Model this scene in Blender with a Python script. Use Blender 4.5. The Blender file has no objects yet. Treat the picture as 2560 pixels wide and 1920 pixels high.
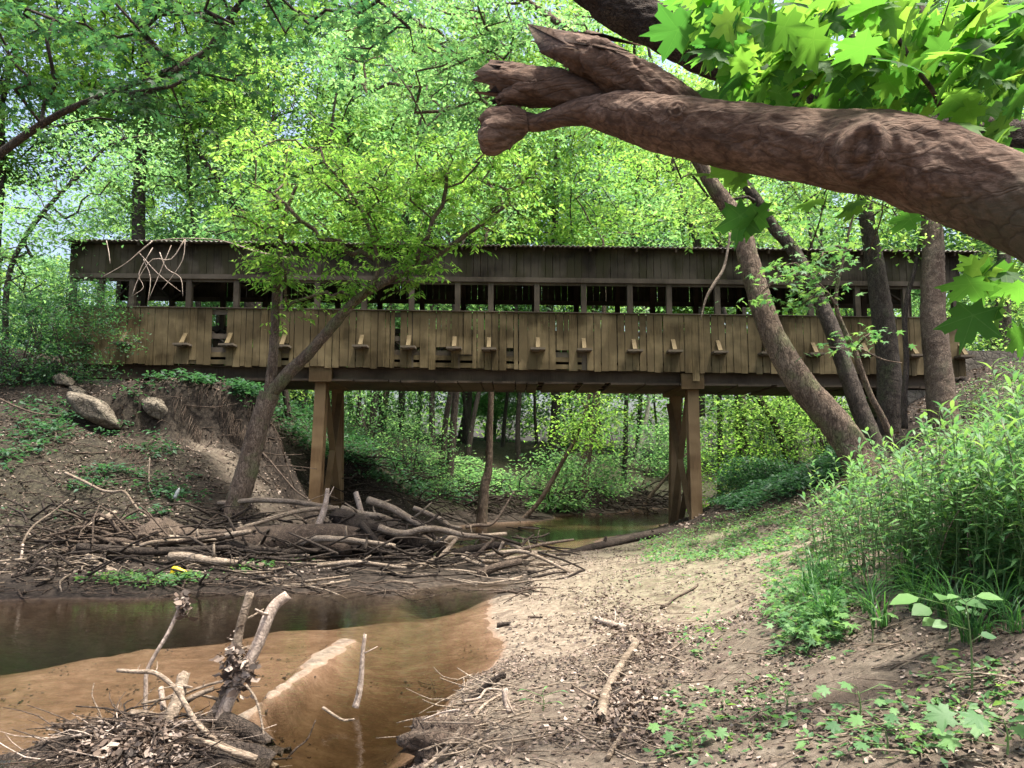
import bpy, math, random
import numpy as np
from mathutils import Vector, Matrix
C = bpy.context; S = C.scene
rng = np.random.default_rng(7); random.seed(7)
R = math.radians

# ------------------------------------------------------------------ camera
CZ = 1.75; PITCH = R(6.23); F = 1659.0
cam = bpy.data.cameras.new('camera'); camo = bpy.data.objects.new('camera', cam)
S.collection.objects.link(camo); S.camera = camo
cam.sensor_width = 36; cam.lens = 36*F/2212; cam.clip_end = 800; cam.clip_start = 0.05
camo.location = (0, 0, CZ); camo.rotation_euler = (R(90)+PITCH, 0, 0)
# ------------------------------------------------------------------ world, sun, exposure
SUN_EL, SUN_AZ = 74, 112
w = bpy.data.worlds.new('World'); S.world = w; w.use_nodes = True
nt = w.node_tree; sky = nt.nodes.new('ShaderNodeTexSky'); sky.sky_type = 'NISHITA'
sky.sun_disc = False; sky.sun_elevation = R(SUN_EL); sky.sun_rotation = R(SUN_AZ)
sky.air_density = 1.0; sky.dust_density = 7.0; sky.ozone_density = 0.8
bg = nt.nodes['Background']; bg.inputs['Strength'].default_value = 0.12
nt.links.new(sky.outputs[0], bg.inputs[0])
sl = bpy.data.lights.new('sun', 'SUN'); sl.energy = 3.3; sl.angle = R(6); sl.color = (1, .95, .86)
so = bpy.data.objects.new('sun', sl); S.collection.objects.link(so)
sd = Vector((math.sin(R(SUN_AZ))*math.cos(R(SUN_EL)), math.cos(R(SUN_AZ))*math.cos(R(SUN_EL)), math.sin(R(SUN_EL))))
so.rotation_euler = sd.to_track_quat('Z', 'Y').to_euler(); so.location = (0, 0, 40)
S.view_settings.view_transform = 'Standard'; S.view_settings.look = 'None'; S.view_settings.gamma = 1
S.view_settings.exposure = 1.85
S.render.engine = 'CYCLES'
S.cycles.max_bounces = 8; S.cycles.diffuse_bounces = 6; S.cycles.glossy_bounces = 3
S.cycles.transmission_bounces = 4; S.cycles.transparent_max_bounces = 8

# ------------------------------------------------------------------ pixel -> world (pixels of a 2212 x 1659 view of the place)
def ray(x, y):
    a = (x-1106)/F; b = (829.5-y)/F
    return a, math.cos(PITCH)-b*math.sin(PITCH), math.sin(PITCH)+b*math.cos(PITCH)
def P(x, y, Y):
    d = ray(x, y); s = Y/d[1]; return np.array([d[0]*s, Y, CZ+d[2]*s])
def G(x, y, z=0.0):
    d = ray(x, y); s = (z-CZ)/d[2]; return np.array([d[0]*s, d[1]*s, z])
zA = lambda x, y: (518.5+x*.3125, 864.2+y*.3125)      # views used for measuring
z4 = lambda x, y: (x*.3125, 777.6+y*.3125)
zB = lambda x, y: (x*.3907, 1209.8+y*.3907)
zC = lambda x, y: (777.9+x*.3516, 1123.6+y*.3516)
z3 = lambda x, y: (1382.5+x*.375, 484+y*.375)
z1 = lambda x, y: (86.4+x*.3125, 483.9+y*.3125)
zU = lambda x, y: (708.7+x*.3517, 803.8+y*.3517)
zT = lambda x, y: (993.6+x*.5508, y*.5508)

# ------------------------------------------------------------------ noise
_tab = rng.random((256, 256))
def vn(x, y):
    x = np.asarray(x, float); y = np.asarray(y, float)
    xi = np.floor(x).astype(int); yi = np.floor(y).astype(int); fx = x-xi; fy = y-yi
    fx = fx*fx*(3-2*fx); fy = fy*fy*(3-2*fy)
    g = lambda i, j: _tab[i & 255, j & 255]
    return (g(xi, yi)*(1-fx)+g(xi+1, yi)*fx)*(1-fy)+(g(xi, yi+1)*(1-fx)+g(xi+1, yi+1)*fx)*fy
def fbm(x, y, o=4):
    s = 0; a = .5
    for i in range(o):
        s = s+a*(vn(x+i*17.3, y+i*9.1)-.5); x = np.asarray(x)*2.03; y = np.asarray(y)*2.03; a *= .5
    return s

# ------------------------------------------------------------------ terrain height
K = []
def k(*p): K.append(tuple(p))
for x, y in ((0,1292),(300,1290),(600,1280),(850,1285),(950,1262),(1100,1243)): k(*G(x,y,.02))
for x, y, z in ((400,1250,.14),(700,1235,.14),(950,1218,.12),(200,1255,.15),(1120,1222,.1),(830,1182,-.1),(930,1178,-.15),
    (1190,1240,.02),(1062,1290,0),(1062,1370,0),(1062,1440,0),(985,1490,0),(925,1560,0),(905,1655,0),
    (1120,1290,.08),(1150,1400,.1),(1100,1520,.18),(1000,1600,.2),(1000,1300,-.12),(1000,1400,-.12),(900,1480,-.42),(810,1560,-.4),
    (700,1659,-.16),(300,1470,-.1),(100,1550,-.11),(500,1400,-.1),(900,1360,-.12),(700,1450,-.08),(300,1600,-.12),
    (100,1345,-.6),(400,1325,-.6),(700,1303,-.5),(0,1375,-.45),(250,1345,-.45),(0,1450,-.09),(150,1415,-.09),(320,1385,-.09),(600,1345,-.1),(800,1332,-.1),(950,1290,-.35),
    (1300,1659,.26),(1300,1400,.2),(1500,1300,.36),(1700,1659,.47),(1500,1500,.36),(1750,1400,.62),(1250,1230,.12),(1400,1210,.32),(1250,1290,.16)):
    k(*(list(G(x,y,0 if z < 0 else z)[:2])+[z]))
for x, y, Y in ((1500,1180,13.2),(1700,1110,15.5),(1600,1130,17),(1870,1020,13),(2035,940,15),(1920,920,16.5),(2050,850,19),(2110,795,20.5),
    (2212,1300,4.2),(2212,1659,3),(1730,1150,11.5),(2212,1050,6),(2212,960,9),(1950,1180,7.5),(1600,1050,22),(1530,1100,21),(1750,1020,21),(1850,930,21),
    (560,915,19),(600,1000,18.5),(590,1100,17),(760,1000,23),(800,1080,22),(900,1100,22.5),(400,1000,16.5),(400,900,18.2),(300,1100,14.3),
    (200,950,16.3),(150,830,18.8),(240,845,20.5),(100,1180,12.6),(500,1160,14.5),(0,1180,12.5),(0,1100,14),(0,900,17),(0,750,20.5),(400,832,22),(700,1150,16.5),(690,1120,20),(640,1105,19),(735,1105,22.3)):
    k(*P(x,y,Y))
for p in ((-12,8,-.2),(-20,5,-.2),(-14,12,.4),(-22,12,1),(-25,20,5),(0,-3,.3),(-3,-3,-.15),(-4,2,-.1),(-8,0,-.1),(0,1.5,.15),(1.5,1.5,.4),(3,0,1.2),
    (6,0,2.2),(6,-5,2.5),(10,3,3),(14,8,4),(20,15,4.8),(-1,2,.02),(-1.8,3.5,-.12),(0,19,-.06),(1.2,17.5,-.03),(3.3,21.5,-.03),(2,24,-.05),(5,29,-.07),(8,33,-.08),(12,37,-.4),(18,41,-.4),(26,44,-.4),
    (0.9,16.1,0),(2.2,19.2,0),(4.5,22.5,-.02),(7,26,.1),(11,30,.1),(16,34,.1),(8,22.5,1.4),(12,24,3.2),(14,28,2.8),(20,32,3),(30,38,3.5),(25,25,4.8),
    (-1.1,24.6,0),(1.6,29,0),(5,33,0),(9,37,0),(16,42,0),(-3,26,1.5),(-1,29,1.4),(2,34,1.5),(6,39,1.5),(12,44,1.6),(20,48,1.8),(-8,25,4),(-6,30,3.4),(-2,36,2.8),
    (5,45,2.8),(-20,30,5),(-10,40,4),(10,55,3),(30,60,3.5),(50,50,4),(-40,50,5.5),(0,80,4),(60,90,5),(-60,90,6),(40,20,5.5),(-40,10,4),(-30,-5,1),(60,0,6),(-3,20,-.05),(-2.5,22.5,.1)):
    k(*p)
K = np.array(K)
def phi(r2): return np.sqrt(r2+.09)
_d = ((K[:, None, :2]-K[None, :, :2])**2).sum(-1); n = len(K)
A = np.zeros((n+3, n+3)); A[:n, :n] = phi(_d)-np.eye(n)*.03
A[:n, n] = 1; A[:n, n+1:] = K[:, :2]; A[n:, :n] = A[:n, n:].T
sol = np.linalg.solve(A, np.concatenate([K[:, 2], [0, 0, 0]]))
SA, SB = G(745, 1385), G(510, 1560)
def seg_d(x, y, a, b):
    ab = b[:2]-a[:2]; t = np.clip(((x-a[0])*ab[0]+(y-a[1])*ab[1])/(ab@ab), 0, 1)
    return np.hypot(x-a[0]-t*ab[0], y-a[1]-t*ab[1]), t
def hz(x, y):
    x = np.asarray(x, float); y = np.asarray(y, float); sh = x.shape; X = x.ravel(); Y = y.ravel()
    z = np.zeros(len(X))
    for i in range(0, len(X), 20000):
        xs, ys = X[i:i+20000], Y[i:i+20000]
        z[i:i+20000] = phi((xs[:, None]-K[:, 0])**2+(ys[:, None]-K[:, 1])**2)@sol[:n]+sol[n]+sol[n+1]*xs+sol[n+2]*ys
    dry = np.clip((z+.02)/.5, 0, 1)
    far = np.clip((Y-6)/10, 0, 1)
    z = z+fbm(X*.5, Y*.5, 3)*(.35*dry*far)+fbm(X*2.2+5, Y*2.2, 4)*(.03+.16*dry*far+.04*dry)+fbm(X*9+5, Y*9, 3)*(.012+.03*dry+.05*dry*(X < -1.5))+fbm(X*26, Y*26, 2)*(.012*dry)
    # eroded ledge on the left bank
    d, t = seg_d(X, Y, P(300, 905, 18.2), P(600, 965, 19)); side = (Y-18.2-(X+8)*.25)
    z = z+(.62+.5*fbm(X*1.7, Y*1.7, 3))*np.exp(-(d/1.2)**2)*np.tanh((side+.5*fbm(X*2, Y*2+7, 3))*7)*(X < 0)
    # water-laid ripples and the strip of sand that breaks the surface
    wet = np.clip((.02-z)/.04, 0, 1)*(Y < 12)
    z = z+wet*.007*np.sin(Y*30+40*fbm(X*.9, Y*1.3, 3)+X*4)+wet*.03*fbm(X*4, Y*9, 4)
    d, t = seg_d(X, Y, SA, SB)
    z = np.where(Y < 10, np.maximum(z, .018-.09*(d/(.16+.08*np.sin(t*5+1)+.25*fbm(X*2.5, Y*4, 3)))**2+.05*fbm(X*7, Y*10, 3)), z)
    return z.reshape(sh)
def h(x, y): return float(hz(np.array([x]), np.array([y]))[0])
_ys = np.concatenate([np.arange(1.5, 14, .08), np.arange(14, 60, .25)])
def hit(x, y):
    d = ray(x, y); X = d[0]*_ys/d[1]; Z = CZ+d[2]*_ys/d[1]; g = hz(X, _ys)
    i = np.argmax(Z < g)
    if not (Z < g).any(): return None
    return np.array([X[i], _ys[i], g[i]])

# ------------------------------------------------------------------ materials
def new_mat(name):
    m = bpy.data.materials.new(name); m.use_nodes = True; nt = m.node_tree
    return m, nt, nt.nodes, nt.links, nt.nodes['Principled BSDF']
def tex(nt, kind, scale, detail=4, vec=None, **kw):
    t = nt.nodes.new('ShaderNodeTex'+kind); t.inputs['Scale'].default_value = scale
    if kind == 'Noise': t.inputs['Detail'].default_value = detail
    if vec: nt.links.new(vec, t.inputs['Vector'])
    return t
def ramp(nt, fac, stops):
    r = nt.nodes.new('ShaderNodeValToRGB'); nt.links.new(fac, r.inputs[0]); e = r.color_ramp.elements
    while len(e) < len(stops): e.new(.5)
    for q, (p, c) in zip(e, stops):
        q.position = p; q.color = (*c, 1) if len(c) == 3 else c
    return r.outputs[0]
def mix(nt, fac, a, b, mode='MIX'):
    m = nt.nodes.new('ShaderNodeMix'); m.data_type = 'RGBA'; m.blend_type = mode
    for v, s in ((fac, m.inputs[0]), (a, m.inputs[6]), (b, m.inputs[7])):
        if hasattr(v, 'is_linked') or hasattr(v, 'links'): nt.links.new(v, s)
        elif isinstance(v, (int, float)): s.default_value = v
        else: s.default_value = (*v, 1)
    return m.outputs[2]
def mth(nt, op, a, b=0, clamp=False):
    m = nt.nodes.new('ShaderNodeMath'); m.operation = op; m.use_clamp = clamp
    for v, s in ((a, m.inputs[0]), (b, m.inputs[1])):
        if isinstance(v, (int, float)): s.default_value = v
        else: nt.links.new(v, s)
    return m.outputs[0]
def coords(nt, scale=(1, 1, 1)):
    t = nt.nodes.new('ShaderNodeTexCoord'); mp = nt.nodes.new('ShaderNodeMapping'); mp.inputs['Scale'].default_value = scale
    nt.links.new(t.outputs['Object'], mp.inputs[0]); return mp.outputs[0]
def bump(nt, b, hgt, strength=.5, dist=.02):
    n = nt.nodes.new('ShaderNodeBump'); n.inputs['Strength'].default_value = strength; n.inputs['Distance'].default_value = dist
    nt.links.new(hgt, n.inputs['Height']); nt.links.new(n.outputs[0], b.inputs['Normal'])
def mat_bark(name, dark, mid, light, moss=None, scale=8, stretch=.35, dist=.02, moss_at=.58, rough=.9, crack=.7, sv=None):
    m, nt, N, L, b = new_mat(name); v = coords(nt, sv or (1, 1, stretch)); v2 = coords(nt)
    wn = tex(nt, 'Noise', scale*.8, 3, v); wv = mix(nt, .12, v, wn.outputs['Color'], 'LINEAR_LIGHT')
    n1 = tex(nt, 'Noise', scale*1.3, 10, v); n1.inputs['Roughness'].default_value = .75
    n2 = tex(nt, 'Noise', 2.2, 6, v2); n3 = tex(nt, 'Noise', scale*7, 6, v); n3.inputs['Roughness'].default_value = .7
    vo = tex(nt, 'Voronoi', scale*2.0, vec=wv); vo.feature = 'DISTANCE_TO_EDGE'
    c = ramp(nt, n1.outputs[0], [(.34, dark), (.5, mid), (.66, light)])
    c = mix(nt, ramp(nt, n2.outputs[0], [(.42, (0, 0, 0)), (.62, (.5,)*3)]), c, light)
    c = mix(nt, ramp(nt, n3.outputs[0], [(.44, (.6,)*3), (.58, (0, 0, 0))]), c, dark)
    if moss: c = mix(nt, ramp(nt, n2.outputs['Color'], [(moss_at-.03, (0, 0, 0)), (moss_at+.09, (.8,)*3)]), c, moss)
    ck = ramp(nt, vo.outputs['Distance'], [(0, (crack,)*3), (.09, (0, 0, 0))])
    c = mix(nt, ck, c, tuple(q*.5 for q in dark))
    nt.links.new(c, b.inputs['Base Color']); b.inputs['Roughness'].default_value = rough; b.inputs['Specular IOR Level'].default_value = .2
    hh = mth(nt, 'ADD', mth(nt, 'ADD', n1.outputs[0], mth(nt, 'MULTIPLY', n3.outputs[0], .35)), mth(nt, 'MULTIPLY', mth(nt, 'MINIMUM', vo.outputs['Distance'], .12), 4.0*crack))
    bump(nt, b, hh, 1.0, dist*1.6); return m
def mat_leaf(name, cols, trans, tf=.5, rough=.45):
    m, nt, N, L, b = new_mat(name); at = N.new('ShaderNodeAttribute'); at.attribute_name = 'rnd'
    k_ = len(cols)-1
    c = ramp(nt, at.outputs['Fac'], [(i/k_, q) for i, q in enumerate(cols)])
    if name == 'maple_leaves':
        b.inputs['Specular IOR Level'].default_value = .08
        av = N.new('ShaderNodeAttribute'); av.attribute_name = 'vein'; vf = ramp(nt, av.outputs['Fac'], [(.86, (0,0,0)), (.97, (.6,)*3)]); c = mix(nt, vf, c, (.22,.36,.10))
        nz = tex(nt, 'Noise', 60, 4, coords(nt)); c = mix(nt, ramp(nt, nz.outputs[0], [(.35, (.5,)*3), (.6, (0,0,0))]), c, (.035,.08,.015))
    L.new(c, b.inputs['Base Color']); b.inputs['Roughness'].default_value = rough; b.inputs['Specular IOR Level'].default_value = .22
    t = N.new('ShaderNodeBsdfTranslucent')
    k2 = len(trans)-1
    L.new(ramp(nt, at.outputs['Fac'], [(i/k2, q) for i, q in enumerate(trans)]), t.inputs[0])
    ms = N.new('ShaderNodeMixShader'); ms.inputs[0].default_value = tf
    L.new(b.outputs[0], ms.inputs[1]); L.new(t.outputs[0], ms.inputs[2]); L.new(ms.outputs[0], N['Material Output'].inputs[0]); return m
def mat_wood(name, dark, mid, light, mud=None):
    m, nt, N, L, b = new_mat(name); v = coords(nt, (14, 14, .7)); g = N.new('ShaderNodeNewGeometry')
    n1 = tex(nt, 'Noise', 3.0, 8, v); n1.inputs['Roughness'].default_value = .65
    n2 = tex(nt, 'Noise', .8, 6, coords(nt, (1, 1, 1.6)))
    c = ramp(nt, n1.outputs[0], [(.3, dark), (.5, mid), (.72, light)])
    c = mix(nt, mth(nt, 'MULTIPLY', g.outputs['Random Per Island'], .6), c, dark)
    bs = tex(nt, 'Noise', 5, 5, coords(nt, (1, 1, .22))); c = mix(nt, ramp(nt, bs.outputs[0], [(.38, (.75,)*3), (.56, (0,0,0))]), c, dark)
    gs = tex(nt, 'Noise', 30, 5, coords(nt, (3, 3, .12))); c = mix(nt, ramp(nt, gs.outputs[0], [(.42, (.7,)*3), (.6, (0,0,0))]), c, dark)
    c = mix(nt, ramp(nt, n2.outputs[0], [(.42, (0, 0, 0)), (.6, (.7,)*3)]), c, light, 'MIX')
    if mud: c = mix(nt, ramp(nt, tex(nt, 'Noise', 2.2, 6, coords(nt, (1, 1, .5))).outputs[0], [(.5, (0, 0, 0)), (.6, (.8,)*3)]), c, mud)
    L.new(c, b.inputs['Base Color']); b.inputs['Roughness'].default_value = .85; b.inputs['Specular IOR Level'].default_value = .2
    bump(nt, b, n1.outputs[0], .5, .01); return m
M = {}
M['bark_tan'] = mat_bark('bark_tan', (.06,.042,.03), (.145,.105,.075), (.27,.21,.155), moss=(.10,.12,.05), scale=9, dist=.02, moss_at=.54)
M['bark_brown'] = mat_bark('bark_brown', (.045,.032,.023), (.12,.086,.06), (.21,.16,.12), moss=(.09,.10,.05), scale=10, dist=.02)
M['bark_dark'] = mat_bark('bark_dark', (.028,.022,.018), (.07,.055,.042), (.13,.11,.09), moss=(.06,.075,.035), scale=11, dist=.02)
M['bark_flaky'] = mat_bark('bark_flaky', (.07,.048,.034), (.165,.12,.088), (.33,.265,.2), moss=(.13,.12,.08), scale=13, stretch=.7, dist=.03)
M['bark_pale'] = mat_bark('bark_pale', (.22,.2,.17), (.4,.37,.32), (.6,.57,.5), scale=6, dist=.01)
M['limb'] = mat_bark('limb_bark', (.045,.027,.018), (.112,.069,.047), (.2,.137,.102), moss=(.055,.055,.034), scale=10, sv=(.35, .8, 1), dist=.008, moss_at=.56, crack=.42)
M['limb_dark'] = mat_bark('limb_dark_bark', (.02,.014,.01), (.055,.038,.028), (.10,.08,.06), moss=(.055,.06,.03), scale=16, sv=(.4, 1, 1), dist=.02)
M['drift'] = mat_bark('driftwood', (.06,.044,.03), (.2,.155,.112), (.36,.295,.23), scale=10, sv=(.35, 1, 1), dist=.006, crack=.5)
M['drift_pale'] = mat_bark('pale_driftwood', (.14,.105,.08), (.33,.265,.215), (.52,.44,.37), scale=12, sv=(.5, 1, .5), dist=.005, crack=.4)
M['drift_dark'] = mat_bark('wet_dark_driftwood', (.012,.009,.007), (.035,.026,.02), (.08,.062,.048), scale=10, stretch=.8, dist=.01)
M['drift_brown'] = mat_bark('brown_driftwood', (.03,.022,.016), (.08,.058,.043), (.16,.12,.09), scale=10, stretch=.8, dist=.008)
M['rock'] = mat_bark('rock', (.07,.058,.043), (.15,.128,.098), (.24,.21,.165), moss=(.12,.12,.08), scale=4, stretch=1, dist=.02)
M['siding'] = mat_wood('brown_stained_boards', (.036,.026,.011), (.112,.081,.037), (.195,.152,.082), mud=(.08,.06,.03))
M['siding_up'] = mat_wood('weathered_eave_shade_boards', (.011,.008,.005), (.03,.023,.014), (.095,.08,.056), mud=(.033,.03,.013))  # upper walls: shade under the eave put into the dark tones; pale tone is weathering
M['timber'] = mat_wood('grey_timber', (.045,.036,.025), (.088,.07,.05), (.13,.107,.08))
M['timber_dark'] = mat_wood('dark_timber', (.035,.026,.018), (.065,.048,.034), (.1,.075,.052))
M['pile'] = mat_wood('brown_painted_steel', (.11,.068,.033), (.17,.108,.055), (.24,.165,.09))
M['cap'] = mat_wood('brown_cap', (.07,.045,.021), (.115,.075,.037), (.16,.11,.058))
M['concrete'] = mat_bark('old_concrete', (.08,.07,.055), (.14,.125,.10), (.2,.18,.15), scale=3, stretch=1, dist=.01)
def simple(name, col, rough=.6, metal=0, trans=0):
    m, nt, N, L, b = new_mat(name); nz = tex(nt, 'Noise', 12, 4, coords(nt))
    c = mix(nt, ramp(nt, nz.outputs[0], [(.4, (0, 0, 0)), (.65, (.5,)*3)]), col, tuple(v*.55 for v in col))
    L.new(c, b.inputs['Base Color']); b.inputs['Roughness'].default_value = rough; b.inputs['Metallic'].default_value = metal
    b.inputs['Transmission Weight'].default_value = trans; return m
M['roof'] = simple('corrugated_metal', (.13,.12,.10), .7, .2)
M['yellow'] = simple('yellow_plastic', (.75,.55,.02), .4)
M['bottle'] = simple('clear_bottle_plastic', (.3,.33,.33), .3, 0, .4)
M['bluep'] = simple('dirty_plastic_film', (.05,.12,.16), .4)
g1 = [(.04,.10,.02), (.07,.15,.03), (.11,.20,.045), (.15,.25,.055)]
M['leaf_bg'] = mat_leaf('leaves_green', g1, [(.18,.40,.07), (.30,.54,.10), (.46,.66,.15)], .55)
M['leaf_bg2'] = mat_leaf('leaves_cool_green', [(.03,.08,.035), (.06,.14,.055), (.11,.21,.085)], [(.13,.34,.10), (.23,.47,.14), (.36,.60,.19)], .55)
M['leaf_bright'] = mat_leaf('leaves_bright', [(.05,.125,.018), (.085,.18,.025), (.13,.24,.035)], [(.17,.40,.05), (.27,.52,.08), (.42,.62,.11)], .55)
M['leaf_dark'] = mat_leaf('leaves_dark', [(.012,.04,.02), (.022,.06,.027), (.035,.085,.032)], [(.04,.14,.045), (.07,.2,.06), (.15,.33,.07)], .42)
M['leaf_maple'] = mat_leaf('maple_leaves', [(.025,.085,.02), (.055,.15,.025), (.09,.21,.03)], [(.05,.18,.025), (.13,.34,.035), (.30,.52,.06)], .6, .6)
M['leaf_plant'] = mat_leaf('thicket_leaves', [(.045,.11,.045), (.075,.165,.06), (.12,.24,.07)], [(.10,.28,.08), (.18,.40,.09), (.32,.54,.10)], .35, .5)
M['leaf_grass'] = mat_leaf('sedge_blades', [(.02,.065,.022), (.035,.10,.03), (.06,.15,.04)], [(.06,.2,.04), (.09,.28,.05), (.15,.38,.06)], .3, .4)
M['leaf_ivy'] = mat_leaf('ground_leaves', [(.02,.055,.03), (.03,.08,.04), (.05,.11,.05)], [(.05,.16,.05), (.08,.24,.07), (.11,.3,.08)], .3, .5)
M['stem'] = simple('green_stem', (.1,.17,.05), .6)
M['litter'] = mat_leaf('dead_leaves', [(.035,.028,.024), (.09,.065,.05), (.13,.098,.075), (.20,.155,.125), (.30,.25,.21)], [(.08,.05,.03), (.2,.13,.08)], .08, .8)

# ground
m, nt, N, L, b = new_mat('ground'); v = coords(nt)
at = {}
for q in ('sand', 'moss', 'wet'):
    a_ = N.new('ShaderNodeAttribute'); a_.attribute_name = q; at[q] = a_.outputs['Fac']
na = tex(nt, 'Noise', 1.3, 8, v); nb = tex(nt, 'Noise', 14, 10, v); nc = tex(nt, 'Noise', 60, 8, v); nd = tex(nt, 'Noise', 4.5, 8, v)
for q in (na, nb, nc, nd): q.inputs['Roughness'].default_value = .7
dirt = ramp(nt, nb.outputs[0], [(.3, (.006,.0045,.0035)), (.5, (.019,.014,.0105)), (.7, (.055,.042,.033))])
sand = ramp(nt, nb.outputs[0], [(.25, (.08,.063,.047)), (.5, (.2,.163,.122)), (.75, (.33,.28,.22))])
sand = mix(nt, ramp(nt, nd.outputs[0], [(.46, (0,0,0)), (.6, (.8,)*3)]), sand, (.085,.062,.047))
sf = mth(nt, 'ADD', at['sand'], mth(nt, 'MULTIPLY', mth(nt, 'SUBTRACT', nd.outputs[0], .5), 1.3), True)
c = mix(nt, sf, dirt, sand)
mf = mth(nt, 'MULTIPLY', at['moss'], ramp(nt, nb.outputs[0], [(.4, (0,0,0)), (.6, (.8,)*3)]), True)
c = mix(nt, mf, c, (.07,.11,.03))
bed = ramp(nt, nd.outputs[0], [(.3, (.12,.075,.048)), (.5, (.20,.128,.086)), (.7, (.29,.20,.145))])
bed = mix(nt, ramp(nt, nb.outputs[0], [(.58, (0,0,0)), (.68, (.6,)*3)]), bed, (.10,.07,.035))
wv = N.new('ShaderNodeTexWave'); wv.inputs['Scale'].default_value = 2.6; wv.bands_direction = 'Y'; wv.inputs['Distortion'].default_value = 14; wv.inputs['Detail'].default_value = 4; wv.inputs['Detail Scale'].default_value = 2.2
L.new(coords(nt, (.45, 2.2, 1)), wv.inputs['Vector']); bed = mix(nt, ramp(nt, wv.outputs['Fac'], [(.1, (.28,)*3), (.7, (0, 0, 0))]), bed, (.12,.078,.05))
c = mix(nt, at['wet'], c, bed)
L.new(c, b.inputs['Base Color']); b.inputs['Roughness'].default_value = .9; b.inputs['Specular IOR Level'].default_value = .2
bump(nt, b, mth(nt, 'ADD', nb.outputs[0], mth(nt, 'MULTIPLY', nc.outputs[0], .35)), .8, .03)
M['ground'] = m

# ------------------------------------------------------------------ object helpers
def tag(o, label=None, cat=None, group=None, kind=None):
    if label: o['label'] = label
    if cat: o['category'] = cat
    if group: o['group'] = group
    if kind: o['kind'] = kind
    return o
def thing(name, loc, label, cat, group=None, rz=0):
    o = bpy.data.objects.new(name, None); S.collection.objects.link(o); o.location = tuple(float(v) for v in loc)
    o.rotation_euler = (0, 0, rz); o.empty_display_size = .2
    return tag(o, label, cat, group)
def base_of(root):
    v = Vector((0, 0, 0)); o = root
    while o: v = v+o.location; o = o.parent
    return np.array(v)
class MB:
    def __init__(s): s.v = []; s.f = []; s.n = 0
    def add(s, V, Fc):
        V = np.asarray(V, float); s.v.append(V); s.f += [tuple(int(i)+s.n for i in q) for q in Fc]; s.n += len(V)
    def box(s, x0, x1, y0, y1, z0, z1, sh=0):
        V = [(x, y, z) for x in (x0, x1) for y in (y0, y1) for z in (z0, z1)]
        V = [(x, y, z+sh*(x-x0)) for x, y, z in V]
        s.add(V, [(0,1,3,2),(4,6,7,5),(0,4,5,1),(2,3,7,6),(0,2,6,4),(1,5,7,3)])
    def beam(s, a, b_, w, t, up=(0, 0, 1)):
        a = np.array(a, float); b_ = np.array(b_, float); d = b_-a; d /= np.linalg.norm(d); up = np.array(up, float)
        r = np.cross(d, up); r /= np.linalg.norm(r); u = np.cross(r, d)
        V = [p+r*w/2*i+u*t/2*j for p in (a, b_) for i in (-1, 1) for j in (-1, 1)]
        s.add(V, [(0,1,3,2),(4,6,7,5),(0,4,5,1),(2,3,7,6),(0,2,6,4),(1,5,7,3)])
    def tube(s, pts, rad, sides=8, rough=0, fr=3.0, caps=True, sub=0, seed=0, jag=0, bark=(), knots=()):
        p = np.array(pts, float); r = np.ones(len(p))*rad if np.isscalar(rad) else np.array(rad, float)
        if sub:                                           # Catmull-Rom resampling
            q = np.vstack([2*p[0]-p[1], p, 2*p[-1]-p[-2]]); out = []; ro = []
            for i in range(len(p)-1):
                for t in np.linspace(0, 1, sub, endpoint=False):
                    a0, a1, a2, a3 = q[i:i+4]
                    out.append(.5*((2*a1)+(-a0+a2)*t+(2*a0-5*a1+4*a2-a3)*t*t+(-a0+3*a1-3*a2+a3)*t**3)); ro.append(r[i]*(1-t)+r[i+1]*t)
            out.append(p[-1]); ro.append(r[-1]); p = np.array(out); r = np.array(ro)
        T = np.gradient(p, axis=0); T /= np.linalg.norm(T, axis=1)[:, None]+1e-9
        ref = np.array([0, 0, 1.]) if abs(T[0][2]) < .9 else np.array([1., 0, 0])
        u = np.cross(T[0], ref); u /= np.linalg.norm(u); rings = []
        th = np.linspace(0, 2*math.pi, sides, endpoint=False)
        ln = np.concatenate([[0], np.cumsum(np.linalg.norm(np.diff(p, axis=0), axis=1))])
        for i in range(len(p)):
            u = u-T[i]*(u@T[i]); u /= np.linalg.norm(u); w_ = np.cross(T[i], u)
            rr = r[i]*np.ones(sides)
            if rough:
                rr = rr*(1+rough*2*fbm(np.cos(th)*1.3+seed+3, ln[i]*fr+np.sin(th)*1.3+seed, 3)+rough*.6*fbm(np.cos(th)*5+seed, ln[i]*fr*5+np.sin(th)*5, 2))
            for bf, ba in bark:
                q_ = fbm(ln[i]*bf+np.cos(th)*r[i]*bf*1.7+seed, np.sin(th)*r[i]*bf*1.7+ln[i]*bf*.3+seed*2, 4); rr = rr+ba*(np.abs(q_)*-2+.35)
            c0 = p[i]
            if jag and i == len(p)-1: c0 = p[i][None]+T[i]*jag*r[i]*(fbm(th*3+seed, th*0+seed, 3)[:, None]*4)
            rings.append(c0+rr[:, None]*(np.cos(th)[:, None]*u+np.sin(th)[:, None]*w_))
        V = np.vstack(rings); nn = len(p); fc = []
        if knots:
            O = V-np.repeat(p, sides, axis=0); O /= np.linalg.norm(O, axis=1)[:, None]+1e-9
            for kc, kr, kh in knots:
                d_ = np.linalg.norm(V-kc, axis=1)/kr; d_ = d_*(1+.3*fbm(V[:, 0]*14, V[:, 2]*14+V[:, 1]*9, 3)); V = V+O*(kh*(np.exp(-d_**2)*(1+.3*np.sin(d_*10))-.55*np.exp(-(d_/.25)**2)))[:, None]
        for i in range(nn-1):
            for j in range(sides):
                j2 = (j+1) % sides; fc.append((i*sides+j, i*sides+j2, (i+1)*sides+j2, (i+1)*sides+j))
        if caps: fc.append(tuple(range(sides))[::-1]); fc.append(tuple((nn-1)*sides+j for j in range(sides)))
        s.add(V, fc)
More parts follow.
